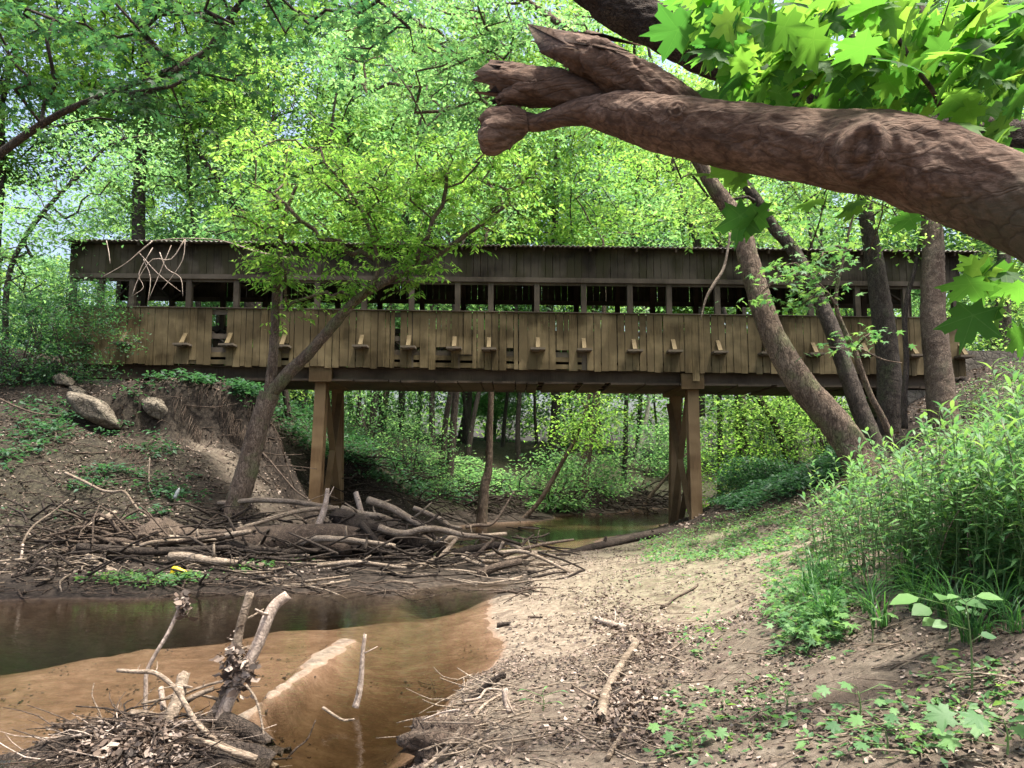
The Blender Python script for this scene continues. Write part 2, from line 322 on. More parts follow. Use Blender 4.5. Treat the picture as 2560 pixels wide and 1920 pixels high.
    def build(s, name, mat, root=None, smooth=True, loc=None, bevel=0):
        V = np.vstack(s.v); off = base_of(root) if root is not None else (np.array(loc, float) if loc is not None else np.zeros(3))
        me = bpy.data.meshes.new(name); me.from_pydata((V-off).tolist(), [], s.f); me.materials.append(mat)
        me.update()
        if smooth: me.polygons.foreach_set('use_smooth', np.ones(len(me.polygons), bool))
        o = bpy.data.objects.new(name, me); S.collection.objects.link(o)
        if root is not None: o.parent = root
        elif loc is not None: o.location = tuple(float(v) for v in loc)
        return o
def np_mesh(name, V, Fc, mat, root=None, attrs=None, smooth=False, loc=None):
    V = np.asarray(V, np.float32); Fc = np.asarray(Fc, np.int32); k_ = Fc.shape[1]
    off = base_of(root) if root is not None else (np.array(loc) if loc is not None else np.zeros(3))
    V = V-off.astype(np.float32)
    me = bpy.data.meshes.new(name); me.vertices.add(len(V)); me.vertices.foreach_set('co', V.ravel())
    me.loops.add(Fc.size); me.loops.foreach_set('vertex_index', Fc.ravel())
    me.polygons.add(len(Fc)); me.polygons.foreach_set('loop_start', np.arange(0, Fc.size, k_, dtype=np.int32))
    me.polygons.foreach_set('loop_total', np.full(len(Fc), k_, np.int32))
    if smooth: me.polygons.foreach_set('use_smooth', np.ones(len(Fc), bool))
    me.update(calc_edges=True)
    for a_, val in (attrs or {}).items():
        q = me.attributes.new(a_, 'FLOAT', 'POINT'); q.data.foreach_set('value', np.asarray(val, np.float32))
    me.materials.append(mat)
    o = bpy.data.objects.new(name, me); S.collection.objects.link(o)
    if root is not None: o.parent = root
    elif loc is not None: o.location = tuple(float(v) for v in loc)
    return o
# leaf templates
T_SIMPLE = (np.array([(0,0,0), (-.24,.42,.05), (0,1,-.1), (.24,.42,.05)]), np.array([(0,2,1), (0,3,2)]))
T_OVAL = (np.array([(0,0,0), (-.2,.22,.04), (-.24,.5,.03), (-.12,.8,-.04), (0,1,-.12), (.12,.8,-.04), (.24,.5,.03), (.2,.22,.04), (0,.5,-.02)]),
          np.array([(8,0,7),(8,7,6),(8,6,5),(8,5,4),(8,4,3),(8,3,2),(8,2,1),(8,1,0)]))
def star(lobes, hi=True):
    pts = []
    for a_, r_ in lobes: pts.append((math.sin(R(a_))*r_, .38+math.cos(R(a_))*r_, -.28*r_*r_))
    V = np.array([(0, .38, .0)]+pts); k_ = len(pts)
    return V, np.array([(0, 1+(i+1) % k_, 1+i) for i in range(k_)])
T_MAPLE_ = star([(180,.38),(150,.2),(128,.44),(118,.36),(98,.42),(80,.30),(66,.46),(60,.62),(50,.50),(38,.50),(28,.31),(20,.44),(14,.52),(6,.50),(0,.70),(-6,.50),(-14,.52),(-20,.44),(-28,.31),(-38,.50),(-50,.50),(-60,.62),(-66,.46),(-80,.30),(-98,.42),(-118,.36),(-128,.44),(-150,.2)])
T_MAPLE2 = star([(180,.36),(140,.2),(115,.38),(85,.22),(58,.56),(30,.22),(0,.66),(-30,.22),(-58,.56),(-85,.22),(-115,.38),(-140,.2)])
T_MAPLE = T_MAPLE_+(np.array([1.]+[1. if abs(a) in (0, 60, 128) else (.0) for a in (180,150,128,118,98,80,66,60,50,38,28,20,14,6,0,-6,-14,-20,-28,-38,-50,-60,-66,-80,-98,-118,-128,-150)]),)
T_LANCE = (np.array([(0,0,0), (-.085,.25,.05), (-.085,.55,.03), (0,1,-.22), (.085,.55,.03), (.085,.25,.05)]), np.array([(0,5,1),(1,5,4),(1,4,2),(2,4,3)]))
T_DEAD = (np.array([(0,0,0), (-.28,.3,.16), (-.2,.7,.02), (0,1,.2), (.26,.65,.0), (.3,.25,.13)]), np.array([(0,5,1),(1,5,4),(1,4,2),(2,4,3)]))
def leaf_arrays(pos, t, nr, size, T):
    t = t/np.linalg.norm(t, axis=1)[:, None]; nr = nr-t*(nr*t).sum(1)[:, None]; nr /= np.linalg.norm(nr, axis=1)[:, None]+1e-9
    s_ = np.cross(t, nr); tv, tf = T[:2]; n_ = len(pos); kv = len(tv)
    V = pos[:, None]+size[:, None, None]*(tv[None, :, 0:1]*s_[:, None]+tv[None, :, 1:2]*t[:, None]+tv[None, :, 2:3]*nr[:, None])
    Fc = (tf[None]+(np.arange(n_)*kv)[:, None, None]).reshape(-1, 3)
    return V.reshape(-1, 3), Fc, kv
def leaves(name, pos, size, T, mat, root=None, loc=None, tilt=.55, droop=.35, rnd=None, up=None, tdir=None):
    n_ = len(pos); a_ = rng.random(n_)*2*math.pi
    t = tdir if tdir is not None else np.stack([np.cos(a_), np.sin(a_), -droop+rng.normal(0, .3, n_)], 1)
    nr = np.stack([rng.normal(0, tilt, n_), rng.normal(0, tilt, n_), np.ones(n_)], 1)
    if up is not None: nr = nr+up
    sz = size*rng.uniform(.5, 1.4, n_)
    V, Fc, kv = leaf_arrays(np.asarray(pos), t, nr, sz, T)
    rd = rng.random(n_) if rnd is None else rnd
    at_ = {'rnd': np.repeat(rd, kv)}
    if len(T) > 2: at_['vein'] = np.tile(T[2], n_)
    return np_mesh(name, V, Fc, mat, root, at_, loc=loc)
def sprays(mb, centers, m=5, L_=.45, nl=8):
    pos = []; td = []; nr = []
    for c_ in centers:
        for _ in range(m):
            a_ = rng.random()*6.283; d_ = np.array([math.cos(a_), math.sin(a_), rng.normal(-.12, .3)]); d_ /= np.linalg.norm(d_); l_ = L_*rng.uniform(.6, 1.3)
            p0 = c_+rng.normal(0, .16, 3)*np.array([1, 1, .6]); side = np.array([-d_[1], d_[0], 0]); pts = [p0, p0+d_*l_*.5+np.array([0, 0, .02]), p0+d_*l_+np.array([0, 0, -.06*l_])]
            mb.tube(pts, [.004, .003, .0015], 3, caps=False)
            for q in range(nl):
                t = (q+.6)/nl; pos.append(p0+d_*l_*t); sg_ = 1 if q % 2 else -1
                td.append(side*sg_*rng.uniform(.6, 1)+d_*rng.uniform(.4, .9)+np.array([0, 0, rng.normal(-.35, .25)])); nr.append(np.array([rng.normal(0, .35), rng.normal(0, .35), 1]))
    return np.array(pos), np.array(td), np.array(nr)
# greedy branching: connect every leaf cluster to the nearest wood
def branch_out(mb, nodes, centers, rmin=.006, rk=.006, jit=.12, sides=5, maxr=.1):
    nodes = [np.array(q, float) for q in nodes]; n0 = len(nodes); par = [-1]*n0
    left = [np.array(c_, float) for c_ in centers]
    arr = np.array(nodes); dist = np.array([np.min(np.linalg.norm(arr-c_, axis=1)) for c_ in left])
    order = np.argsort(dist)
    for i in order:
        c_ = left[i]; arr = np.array(nodes); dv = arr-c_; d_ = np.linalg.norm(dv, axis=1)+np.maximum(arr[:, 2]-c_[2], 0)*.8
        j = int(np.argmin(d_)); a_ = nodes[j]; L_ = np.linalg.norm(c_-a_)
        if L_ < .05: continue
        prev = j; steps = 1 if L_ < .6 else (2 if L_ < 1.8 else 4)
        bow = np.array([rng.normal(0, jit), rng.normal(0, jit), .15])*L_
        for s_ in range(1, steps+1):
            t = s_/steps; p_ = a_*(1-t)+c_*t+bow*math.sin(math.pi*t)+(rng.normal(0, .03, 3)*L_ if s_ < steps else 0)
            nodes.append(p_); par.append(prev); prev = len(nodes)-1
    cnt = np.ones(len(nodes))
    for i in range(len(nodes)-1, n0-1, -1): cnt[par[i]] += cnt[i]
    kids = {}
    for i in range(n0, len(nodes)): kids.setdefault(par[i], []).append(i)
    rad = lambda i: min(maxr, rmin+rk*math.sqrt(cnt[i]))
    done = set()
    for i in range(n0, len(nodes)):
        if i in done: continue
        chain = [par[i], i]; done.add(i)
        while chain[-1] in kids:
            nx = max(kids[chain[-1]], key=lambda q: cnt[q])
            if nx in done: break
            chain.append(nx); done.add(nx)
        rr = [rad(q) for q in chain]; rr[0] = rr[1]
        rr[-1] = rmin*.6
        mb.tube([nodes[q] for q in chain], rr, sides, caps=False)
    return [nodes[i] for i in range(n0, len(nodes))]
def cluster_pos(centers, per, sx, sz, frac=1.0):
    c_ = np.repeat(np.array(centers), per, axis=0); n_ = len(c_)
    return c_+np.stack([rng.normal(0, sx, n_), rng.normal(0, sx, n_), rng.normal(0, sz, n_)], 1)
def ellipse_clusters(regs):
    out = []
    for (x, y, rx, ry, Y, dY, n_) in regs:
        for _ in range(n_):
            a_ = random.random()*2*math.pi; r_ = math.sqrt(random.random())
            out.append(P(x+math.cos(a_)*r_*rx, y+math.sin(a_)*r_*ry, Y+random.uniform(-dY, dY)))
    return out
def px(path, Y0, Y1=None, conv=None):
    Y1 = Y0 if Y1 is None else Y1; n_ = len(path); out = []
    for i, q in enumerate(path):
        a_ = conv(*q[:2]) if conv else q[:2]; out.append(P(*a_, Y0+(Y1-Y0)*i/(n_-1)))
    return out

# ------------------------------------------------------------------ ground mesh
ys = [-7.0]
while ys[-1] < 120:
    y_ = ys[-1]; ys.append(y_+(.06 if 1 < y_ < 13 else (.09 if y_ < 25 and y_ > 1 else (.25 if y_ < 1 else .09+(y_-25)*.02))))
ys = np.array(ys); tt = np.linspace(-1, 1, 641); W_ = 30+1.2*ys
XX = W_[:, None]*(.3*tt+.7*tt**3)[None]; YY = np.repeat(ys[:, None], len(tt), 1); ZZ = hz(XX, YY)
def gmasks(X, Y, Z):
    def bl(cx, cy, rx, ry, rot=0):
        dx, dy = X-cx, Y-cy; c_, s_ = math.cos(rot), math.sin(rot)
        return np.exp(-(((dx*c_+dy*s_)/rx)**2+((-dx*s_+dy*c_)/ry)**2)**1.5)
    sd_ = np.zeros_like(X)
    bar = (X > -1.6)*(X < 5.2+.0*Y)*(Y < 18)*(Y > -3)
    edge = 1.6+.26*Y
    sd_ = bar*np.clip((edge-X)/.9+.5, 0, 1)*np.clip((18-Y)/2, 0, 1)
    near_dirt = np.clip((7.2-Y)/1.5, 0, 1)*np.clip((X+.5)/.5, 0, 1)
    sd_ = sd_*(1-.42*near_dirt)
    sd_ = np.maximum(sd_, .8*np.clip((X-1.4)/.6, 0, 1)*np.clip((4.6-Y)/1, 0, 1)*np.clip(Y+1, 0, 1))
    d_, t_ = seg_d(X, Y, P(430, 915, 18), P(610, 1110, 16.6))
    sd_ = np.maximum(sd_, .5*np.exp(-(d_/(.2+.5*t_))**2))
    d_, t_ = seg_d(X, Y, SA, SB); sd_ = np.maximum(sd_, np.clip(1.6-d_/.45, 0, 1)*(Y < 10))
    sd_ = np.where((Y > 10.5)*(X < .3)*(Z < .5)*(Y < 15), sd_*.15, sd_)
    moss = np.zeros_like(X)
    moss = np.maximum(moss, bl(4.2, 15, 2.4, 2.6)); moss = np.maximum(moss, .3*np.clip((Y-22)/3, 0, 1)*(Z > .4))
    moss = np.maximum(moss, .45*bl(2.2, 10, 1.6, 3)); moss = np.maximum(moss, .5*bl(-9, 15, 4, 3)*.25)
    wet = np.clip((.015-Z)/.02, 0, 1)
    farb = np.clip((Y-9.9-.25*np.clip(X+1, 0, 9))/.8, 0, 1)*(Y < 17)*(X < 1.2)
    wet = wet*(1-.9*farb); wet = wet*np.where(Y > 17, np.clip((-.0-Z)/.02, .5, 1), 1)
    return sd_, moss, wet
sm, mm, wm = gmasks(XX, YY, ZZ)
nr_, nc_ = XX.shape; idx = np.arange(nr_*nc_).reshape(nr_, nc_)
Fq = np.stack([idx[:-1, :-1], idx[:-1, 1:], idx[1:, 1:], idx[1:, :-1]], -1).reshape(-1, 4)
gr = np_mesh('ground', np.stack([XX, YY, ZZ], -1).reshape(-1, 3), Fq, M['ground'], attrs={'sand': sm.ravel(), 'moss': mm.ravel(), 'wet': wm.ravel()}, smooth=True)
tag(gr, kind='structure')

# ------------------------------------------------------------------ water
m, nt, N, L, b = new_mat('creek_water'); N.remove(b)
tr = N.new('ShaderNodeBsdfTransparent'); tr.inputs[0].default_value = (.93, .92, .9, 1)
gl = N.new('ShaderNodeBsdfGlossy'); gl.inputs['Roughness'].default_value = .015; gl.inputs[0].default_value = (1, 1, 1, 1)
fr_ = N.new('ShaderNodeFresnel'); fr_.inputs[0].default_value = 1.36
ms = N.new('ShaderNodeMixShader'); L.new(fr_.outputs[0], ms.inputs[0]); L.new(tr.outputs[0], ms.inputs[1]); L.new(gl.outputs[0], ms.inputs[2])
n1 = tex(nt, 'Noise', 5, 3, coords(nt, (1, 1.8, 1))); n2 = tex(nt, 'Noise', 22, 2, coords(nt, (1, 1.5, 1)))
bp = N.new('ShaderNodeBump'); bp.inputs['Strength'].default_value = .16; bp.inputs['Distance'].default_value = .03
L.new(mth(nt, 'ADD', n1.outputs[0], mth(nt, 'MULTIPLY', n2.outputs[0], .25)), bp.inputs['Height'])
L.new(bp.outputs[0], gl.inputs['Normal']); L.new(bp.outputs[0], fr_.inputs['Normal'])
L.new(ms.outputs[0], N['Material Output'].inputs[0])
ab = N.new('ShaderNodeVolumeAbsorption'); ab.inputs['Color'].default_value = (.47, .44, .33, 1); ab.inputs['Density'].default_value = 2.3
L.new(ab.outputs[0], N['Material Output'].inputs['Volume'])
mb = MB(); mb.box(-27, 60, -6, 100, -4, 0); wo = mb.build('water', m, smooth=False); tag(wo, kind='structure')

# ------------------------------------------------------------------ covered bridge
YN, YF = 19.8, 22.3
XL, XR = P(150, 600, YN)[0], P(2080, 700, YN)[0]
def zl(yl, yr):            # height line along the bridge: returns function of X
    a_ = P(150, yl, YN)[2]; b_ = P(2080, yr, YN)[2]
    return lambda X: a_+(b_-a_)*(X-XL)/(XR-XL)
z_eave, z_up, z_ht, z_hb, z_sill, z_bot, z_gir = zl(524,549), zl(536,556), zl(590,610), zl(600,620), zl(662,689), zl(785,813), zl(814,838)
SL = (z_sill(XR)-z_sill(XL))/(XR-XL)
br = thing('covered_bridge', (0, 21, z_bot(0)), 'long brown board-sided covered footbridge on two piers over the creek', 'bridge')
rb = random.Random(3)
def board(mb, x0, x1, y0, y1, za, zb, lean=0):
    V = [(x, y, z) for x in (x0, x1) for y in (y0, y1) for z in (za, zb)]
    V = [(x+(lean if z == zb else 0), y, z) for x, y, z in V]
    mb.add(V, [(0,1,3,2),(4,6,7,5),(0,4,5,1),(2,3,7,6),(0,2,6,4),(1,5,7,3)])
X_ = lambda p: P(p, 700, YN)[0]
miss = [(X_(463), X_(484)), (X_(855), X_(873))]
cuts = [(X_(1095), X_(1101), 752), (X_(1253), X_(1258), 760), (X_(1545), X_(1552), 775), (X_(611), X_(626), 742), (X_(895), X_(906), 750), (X_(946), X_(969), 750), (X_(992), X_(1013), 766), (X_(1200), X_(1232), 757), (X_(417), X_(429), 778), (X_(1043),X_(1049),770)]
mbs = MB(); x = XL
while x < XR-.05:
    wd = rb.choice([.13, .19, .19, .235, .19]); x1 = min(x+wd, XR); xm = (x+x1)/2; gap = rb.choice([.008, .01, .014, .02, .026]) if -7 < xm < 7 else rb.choice([.008, .012])
    zt = z_sill(xm)-.0; zb_ = z_bot(xm)+rb.uniform(-.03, .03)
    if any(a_ < xm < b_ for a_, b_ in miss): x = x1; continue
    for a_, b_, yy in cuts:
        if a_-.02 < xm < b_+.02: zb_ = P(1100, yy, YN)[2]
    if abs(x-X_(1490)) < .1: zb_ -= .25
    yo = rb.uniform(0, .02)
    board(mbs, x, x1-gap, YN-.022-yo, YN-yo, zb_, zt, rb.uniform(-.006, .006)); x = x1
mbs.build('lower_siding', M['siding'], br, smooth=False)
mbs = MB(); x = XL
while x < XR-.05:
    x1 = min(x+.19, XR); xm = (x+x1)/2
    board(mbs, x, x1-rb.choice([.007,.01,.014]), YN-.02-rb.uniform(0, .006), YN, z_ht(xm)-.02, z_up(xm)+.12); x = x1
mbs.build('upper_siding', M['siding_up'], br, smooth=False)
mbs = MB(); x = XL                                      # far wall, narrow gaps between boards
while x < XR-.05:
    x1 = min(x+.19, XR); xm = (x+x1)/2; g_ = rb.choice([.004, .008, .014])
    board(mbs, x, x1-g_, YF, YF+.02, z_hb(xm), z_up(xm)+.12)
    x = x1
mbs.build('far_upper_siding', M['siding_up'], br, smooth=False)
mbs = MB(); x = XL
while x < XR-.05:
    x1 = min(x+.19, XR); xm = (x+x1)/2; g_ = rb.choice([.005, .01, .02])
    op = (X_(450) < xm < X_(500) or X_(842) < xm < X_(905)); board(mbs, x, x1-g_, YF, YF+.02, z_bot(xm), z_sill(xm)-(.12 if not op else .75))
    x = x1
mbs.build('far_lower_siding', M['siding'], br, smooth=False)
mb = MB(); mb.beam((XL, YN-.035, (z_ht(XL)+z_hb(XL))/2), (XR, YN-.035, (z_ht(XR)+z_hb(XR))/2), .03, z_ht(0)-z_hb(0)); mb.build('header_board', M['timber'], br, smooth=False)
mb = MB(); mb.beam((XL, YN-.03, z_sill(XL)+.012), (XR, YN-.03, z_sill(XR)+.012), .09, .022); mb.build('sill_cap', M['timber'], br, smooth=False)
for yy in (YN+.03, YF-.05):
    for fz, nm in ((lambda X: z_sill(X)-.09, 'rail'), (lambda X: z_bot(X)+.78, 'rail'), (lambda X: z_bot(X)+.42, 'rail'), (lambda X: z_up(X)+.05, 'wall_plate'), (lambda X: z_hb(X)-.0, 'rail')):
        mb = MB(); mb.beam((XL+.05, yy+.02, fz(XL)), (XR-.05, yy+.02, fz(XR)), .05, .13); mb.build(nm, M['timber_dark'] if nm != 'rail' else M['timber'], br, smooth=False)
for k_z in (.1, .29):
    mb = MB(); mb.beam((XL+.05, YN+.02, z_bot(XL)+k_z), (XR-.05, YN+.02, z_bot(XR)+k_z), .03, .12); mb.build('rail', M['siding'], br, smooth=False)
near_posts = [140,211,280,404,507,600,683,785,888,988,1060,1160,1262,1362,1447,1552,1658,1754,1856,1960,2068]
for i, p_ in enumerate(near_posts):
    X0 = X_(p_); X0 = min(max(X0, XL+.08), XR-.08)
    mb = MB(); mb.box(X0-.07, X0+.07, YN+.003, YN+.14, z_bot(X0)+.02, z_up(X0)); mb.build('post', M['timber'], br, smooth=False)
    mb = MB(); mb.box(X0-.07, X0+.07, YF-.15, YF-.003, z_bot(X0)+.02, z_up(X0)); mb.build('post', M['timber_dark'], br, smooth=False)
# wall braces (long diagonals inside both walls) and roof ties
for i in range(0, len(near_posts)-1):
    xa, xb = max(X_(near_posts[i]), XL+.1), min(X_(near_posts[i+1]), XR-.1)
    if i % 2: xa, xb = xb, xa
    for yy in (YN+.11, YF-.12):
        mb = MB(); mb.beam((xa, yy, z_bot(xa)+.42), (xb, yy, z_sill(xb)-.12), .04, .12, (0, 1, 0)); mb.build('wall_brace', M['timber'], br, smooth=False)
    mb = MB(); zz = z_up(xa)
    mb.box(xa-.03, xa+.03, YN-.0+.14, YF-.15, zz-.02, zz+.12); mb.build('tie_beam', M['timber_dark'], br, smooth=False)
    if i in (0, 1, 2, 3, 17, 18, 19):
        mb = MB(); mb.beam((xa, YF-.2, z_hb(xa)-.05), (xb, YF-.2, z_up(xb)), .04, .12, (0, 1, 0)); mb.build('wall_brace', M['timber'], br, smooth=False)
# roof: corrugated sheets, two slopes
nx = 1500; xs = np.linspace(XL-.15, XR+.42, nx); corr = .018*np.sin(xs*2*math.pi/.13)
yr = [(YN-.3, 0), (21.05, .27), (YF+.3, 0)]
V = []; 
for (yy, dz) in yr:
    V.append(np.stack([xs, np.full(nx, yy), np.array([z_eave(q) for q in xs])+dz+corr], 1))
V = np.vstack(V); ii = np.arange(nx-1)
Fr = np.vstack([np.stack([ii, ii+1, ii+1+nx, ii+nx], 1), np.stack([ii+nx, ii+1+nx, ii+1+2*nx, ii+2*nx], 1)])
rf = np_mesh('roof', V, Fr, M['roof'], br); md = rf.modifiers.new('s', 'SOLIDIFY'); md.thickness = .012
for p_ in (300,404,507,600,683,785,888,998,1071,1175,1275,1375,1460,1560,1660,1760,1860,1960,2060,2100):
    X0 = X_(p_); mb = MB(); mb.beam((X0, YN-.26, z_eave(X0)-.07), (X0, 21.05, z_eave(X0)+.20), .05, .10, (0, 0, 1))
    mb.beam((X0, YF+.26, z_eave(X0)-.055), (X0, 21.05, z_eave(X0)+.199), .05, .10, (0, 0, 1)); mb.build('rafter', M['timber_dark'], br, smooth=False)
# deck, girders
mb = MB(); xx = XL
while xx < XR-.05:
    board(mb, xx, min(xx+.19, XR)-.006, YN+.145, YF-.155, z_bot(xx)+.34, z_bot(xx)+.385); xx += .19
mb.build('deck', M['timber_dark'], br, smooth=False)
for yy in (YN+.22, YN+.85, YN+1.6, YF-.3):
    mb = MB()
    for z0, z1, w_ in ((0, .03, .1), (.03, .30, .015), (.30, .33, .1)):
        za = z_gir(XL)+.0; V = []
        for X0 in (XL+.4, XR-.3):
            for yv in (yy-w_, yy+w_):
                for zv in (z0, z1): V.append((X0, yv, z_gir(X0)+.03+zv))
        mb.add(V, [(0,1,3,2),(4,6,7,5),(0,4,5,1),(2,3,7,6),(0,2,6,4),(1,5,7,3)])
    mb.build('girder', M['timber_dark'], br, smooth=False)
mb = MB(); xx = XL+.6
while xx < XR-.6:
    wd = rb.choice([.3, .6, .9]); zz = z_gir(xx)
    board(mb, xx, xx+wd-.03, YN+.03, YF-.05, zz-.015-rb.uniform(0, .02), zz+.025, 0); xx += wd+rb.choice([0, 0, .12])
mb.build('bottom_boards', M['timber_dark'], br, smooth=False)
# outriggers: ledge end plus slanting brace
for p_, yl in ((182,742),(264,741),(394,744),(492,745),(610,748),(779,748),(882,750),(981,752),(1056,754),(1162,754),(1262,756),(1371,758),(1457,759),(1555,761),(1657,763),(1762,765),(1872,767),(1978,768),(2084,770)):
    X0 = P(p_, yl, YN-.2)[0]; z0 = P(p_, yl, YN-.2)[2]
    bk = thing('outrigger', (X0, YN, z0), None, None); del_keys = [q for q in ('label', 'category') if q in bk]
    bk.parent = br; bk.location = Vector((X0, YN, z0))-br.location
    mb = MB(); mb.box(X0-.19, X0+.19, YN-.36, YN+.02, z0-.03, z0+.02); mb.box(X0-.15, X0+.03, YN-.33, YN-.05, z0-.055, z0-.032); mb.build('ledge', M['timber'], bk, smooth=False)
    mb = MB(); mb.beam((X0, YN-.27, z0+.03), (X0, YN+.03, z0+.38), .105, .04, (0, 0, 1)); mb.build('brace', M['siding'], bk, smooth=False)
# piers
def hpile(root, a_, b_, w_=.29):
    mb = MB(); a_ = np.array(a_, float); b_ = np.array(b_, float)
    t_ = .028
    for dy, ww, th in ((-w_/2, w_, t_), (w_/2, w_, t_), (0, t_, w_)):
        V = []
        for q in (a_, b_):
            for i in (-1, 1):
                for j in (-1, 1): V.append(q+np.array([i*ww/2, dy+j*(th/2-(.003 if ww == t_ else 0))-(0), 0]))
        mb.add(V, [(0,1,3,2),(4,6,7,5),(0,4,5,1),(2,3,7,6),(0,2,6,4),(1,5,7,3)])
    return mb.build('pile', M['pile'], root, smooth=False)
def pier(xc_near, x0, x1, ytop_n, ybot_n, piles, braces):
    c0 = P(xc_near, ytop_n, YN+.03); z1 = c0[2]; z0 = P(xc_near, ybot_n, YN+.03)[2]
    pr = bpy.data.objects.new('pier', None); S.collection.objects.link(pr); pr.parent = br; pr.location = Vector((c0[0], YN, z0))-br.location
    mb = MB(); mb.box(x0, x1, YN+.02, YF+.05, z0, z1); mb.build('cap_beam', M['cap'], pr, smooth=False)
    for (a_, b_) in piles: hpile(pr, a_, b_)
    for (a_, b_) in braces:
        mb = MB(); mb.beam(a_, b_, .16, .03, (0, 1, .01)); mb.build('cross_brace', M['cap'], pr, smooth=False)
xa, xb = P(667, 800, YN)[0], P(716, 800, YN)[0]
pn, pf = YN+.35, YF-.25
def pp(x, y, Y): return P(x, y, Y)
pier(690, xa, xb, 789, 824, [(pp(696,823,pn), pp(676,1180,pn)), (pp(730,838,pf), pp(728,1180,pf))],
     [(pp(703,835,pn+.17), pp(733,1100,pf-.2)), (pp(735,850,pf-.17), pp(700,1100,pn+.2))])
xa, xb = P(1472, 800, YN)[0], P(1521, 800, YN)[0]
pier(1497, xa, xb, 807, 840, [(pp(1494,838,pn), pp(1505,1180,pn)), (pp(1459,855,pf), pp(1457,1170,pf))],
     [(pp(1445,872,pf-.17), pp(1492,1110,pn+.2)), (pp(1487,850,pn+.17), pp(1453,1130,pf-.2)), (pp(1500,960,pn+.17), pp(1470,1130,pf-.16))])
# abutments
for x0, x1, yy, zt in ((XL+.1, XL+1.6, (YN+.0, YF+.3), 0), (XR-1.5, XR-.1, (YN+.1, YF+.3), 0)):
    mb = MB(); zc = min(z_gir(x0), z_gir(x1))-.045; mb.box(x0, x1, yy[0], yy[1], zc-.62, zc)
    for yq in (yy[0]+.3, yy[1]-.5): mb.box(x0+.45, x0+.75, yq, yq+.3, zc-2.2, zc-.62)
    mb.build('abutment', M['concrete'], br, smooth=False)
mb = MB(); a_ = P(2085, 765, 20.3); mb.box(XR+.03, XR+5, 20.2, 20.4, a_[2]-.8, a_[2]+.08)
rw = mb.build('retaining_wall', M['concrete'], loc=(XR+2.5, 20.3, a_[2]-.8), smooth=False); tag(rw, 'low grey timber retaining wall beside the right end of the covered bridge', 'wall')

# ------------------------------------------------------------------ trees
def tree(name, label, cat, base, trunks, bark, clusters, leafmat, leafsize, per=60, sx=.3, sz=.14, T=T_SIMPLE, group=None, rough=.06, sides=12, extra_nodes=None, rk=.006, tilt=.55, trunk_name='trunk', spray=None):
    """trunks: list of (points, radii)"""
    root = thing(name, base, label, cat, group)
    mb = MB(); nodes = []
    for i, (pts, rad) in enumerate(trunks):
        hero = rad[0] > .12; mb.tube(pts, rad, sides*2 if hero else sides, rough=rough, fr=2.0, sub=20 if hero else 6, seed=random.uniform(0, 50), bark=((6,.03),(16,.015)) if hero else ())
        p_ = np.array(pts)
        for a_, b_ in zip(p_[:-1], p_[1:]):
            for t in np.linspace(0, 1, 4): nodes.append(a_*(1-t)+b_*t)
    if clusters:
        z0 = min(q[2] for q in clusters); nd = [q for q in nodes if q[2] > z0-1.5] or nodes[-4:]
        tips = branch_out(mb, nd[len(nd)//3:] if len(nd) > 8 else nd, clusters, rk=rk)
    if clusters and spray:
        ps, td_, nr_2 = sprays(mb, clusters, *spray); mb.build(trunk_name, bark, root); sz_ = leafsize*rng.uniform(.55, 1.3, len(ps))
        V, Fc, kv = leaf_arrays(ps, td_, nr_2, sz_, T); np_mesh('crown', V, Fc, leafmat, root, {'rnd': np.repeat(rng.random(len(ps)), kv)}); return root
    mb.build(trunk_name, bark, root)
    if clusters: leaves('crown', cluster_pos(clusters, per, sx, sz), leafsize, T, leafmat, root, tilt=tilt)
    return root
def rr(*px_, Y): return [q/F*Y for q in px_]        # half-width in pixels -> metres

# --- leaning tree at the left, in front of the bridge
YT = 15.8
tl = px([(492,1150),(512,1085),(530,1028),(548,960),(563,905),(582,850)], 15.6, 15.8)
tl_l = px([(582,850),(588,790),(593,720),(597,640),(602,570),(612,480),(640,400)], 15.8, 15.6)
tl_r = px([(585,852),(620,810),(665,765),(715,708),(770,648),(850,600),(930,560),(1010,505),(1100,440)], 15.8, 14.8)
tl_c = px([(770,648),(815,590),(800,500),(760,420),(700,350)], 15.2, 14.8)
cl = ellipse_clusters([(640,350,150,80,15.3,1.0,34),(800,400,180,90,15.2,1.1,48),(980,440,190,90,15.2,1.1,48),(600,545,75,55,15.4,.5,16),(860,545,120,50,15,.6,26),
    (540,450,80,60,15.5,.7,16),(1000,330,130,60,15,1,22),(690,500,120,50,15.3,.6,20),(620,640,60,50,15.6,.3,9),(760,620,60,35,15.2,.3,8),(1130,390,70,60,14.9,.6,10),(900,600,60,25,14.9,.3,6)])
tree('leaning_tree', 'leaning forked tree growing from the driftwood bank in front of the bridge, bright leaves', 'tree', h_base := P(492,1150,15.6),
     [(tl, rr(27,24,22,21,20,21, Y=15.7)), (tl_l, rr(13,10,9,8,7,5,3, Y=15.7)), (tl_r, rr(16,14,12,11,9,7,5,4,2, Y=15.2)), (tl_c, rr(6,5,4,3,2, Y=15))],
     M['bark_tan'], cl, M['leaf_bright'], .13, rough=.1, spray=(5, .5, 8))
# leaf tufts sprouting on the stems of the leaning tree are part of its crown list above

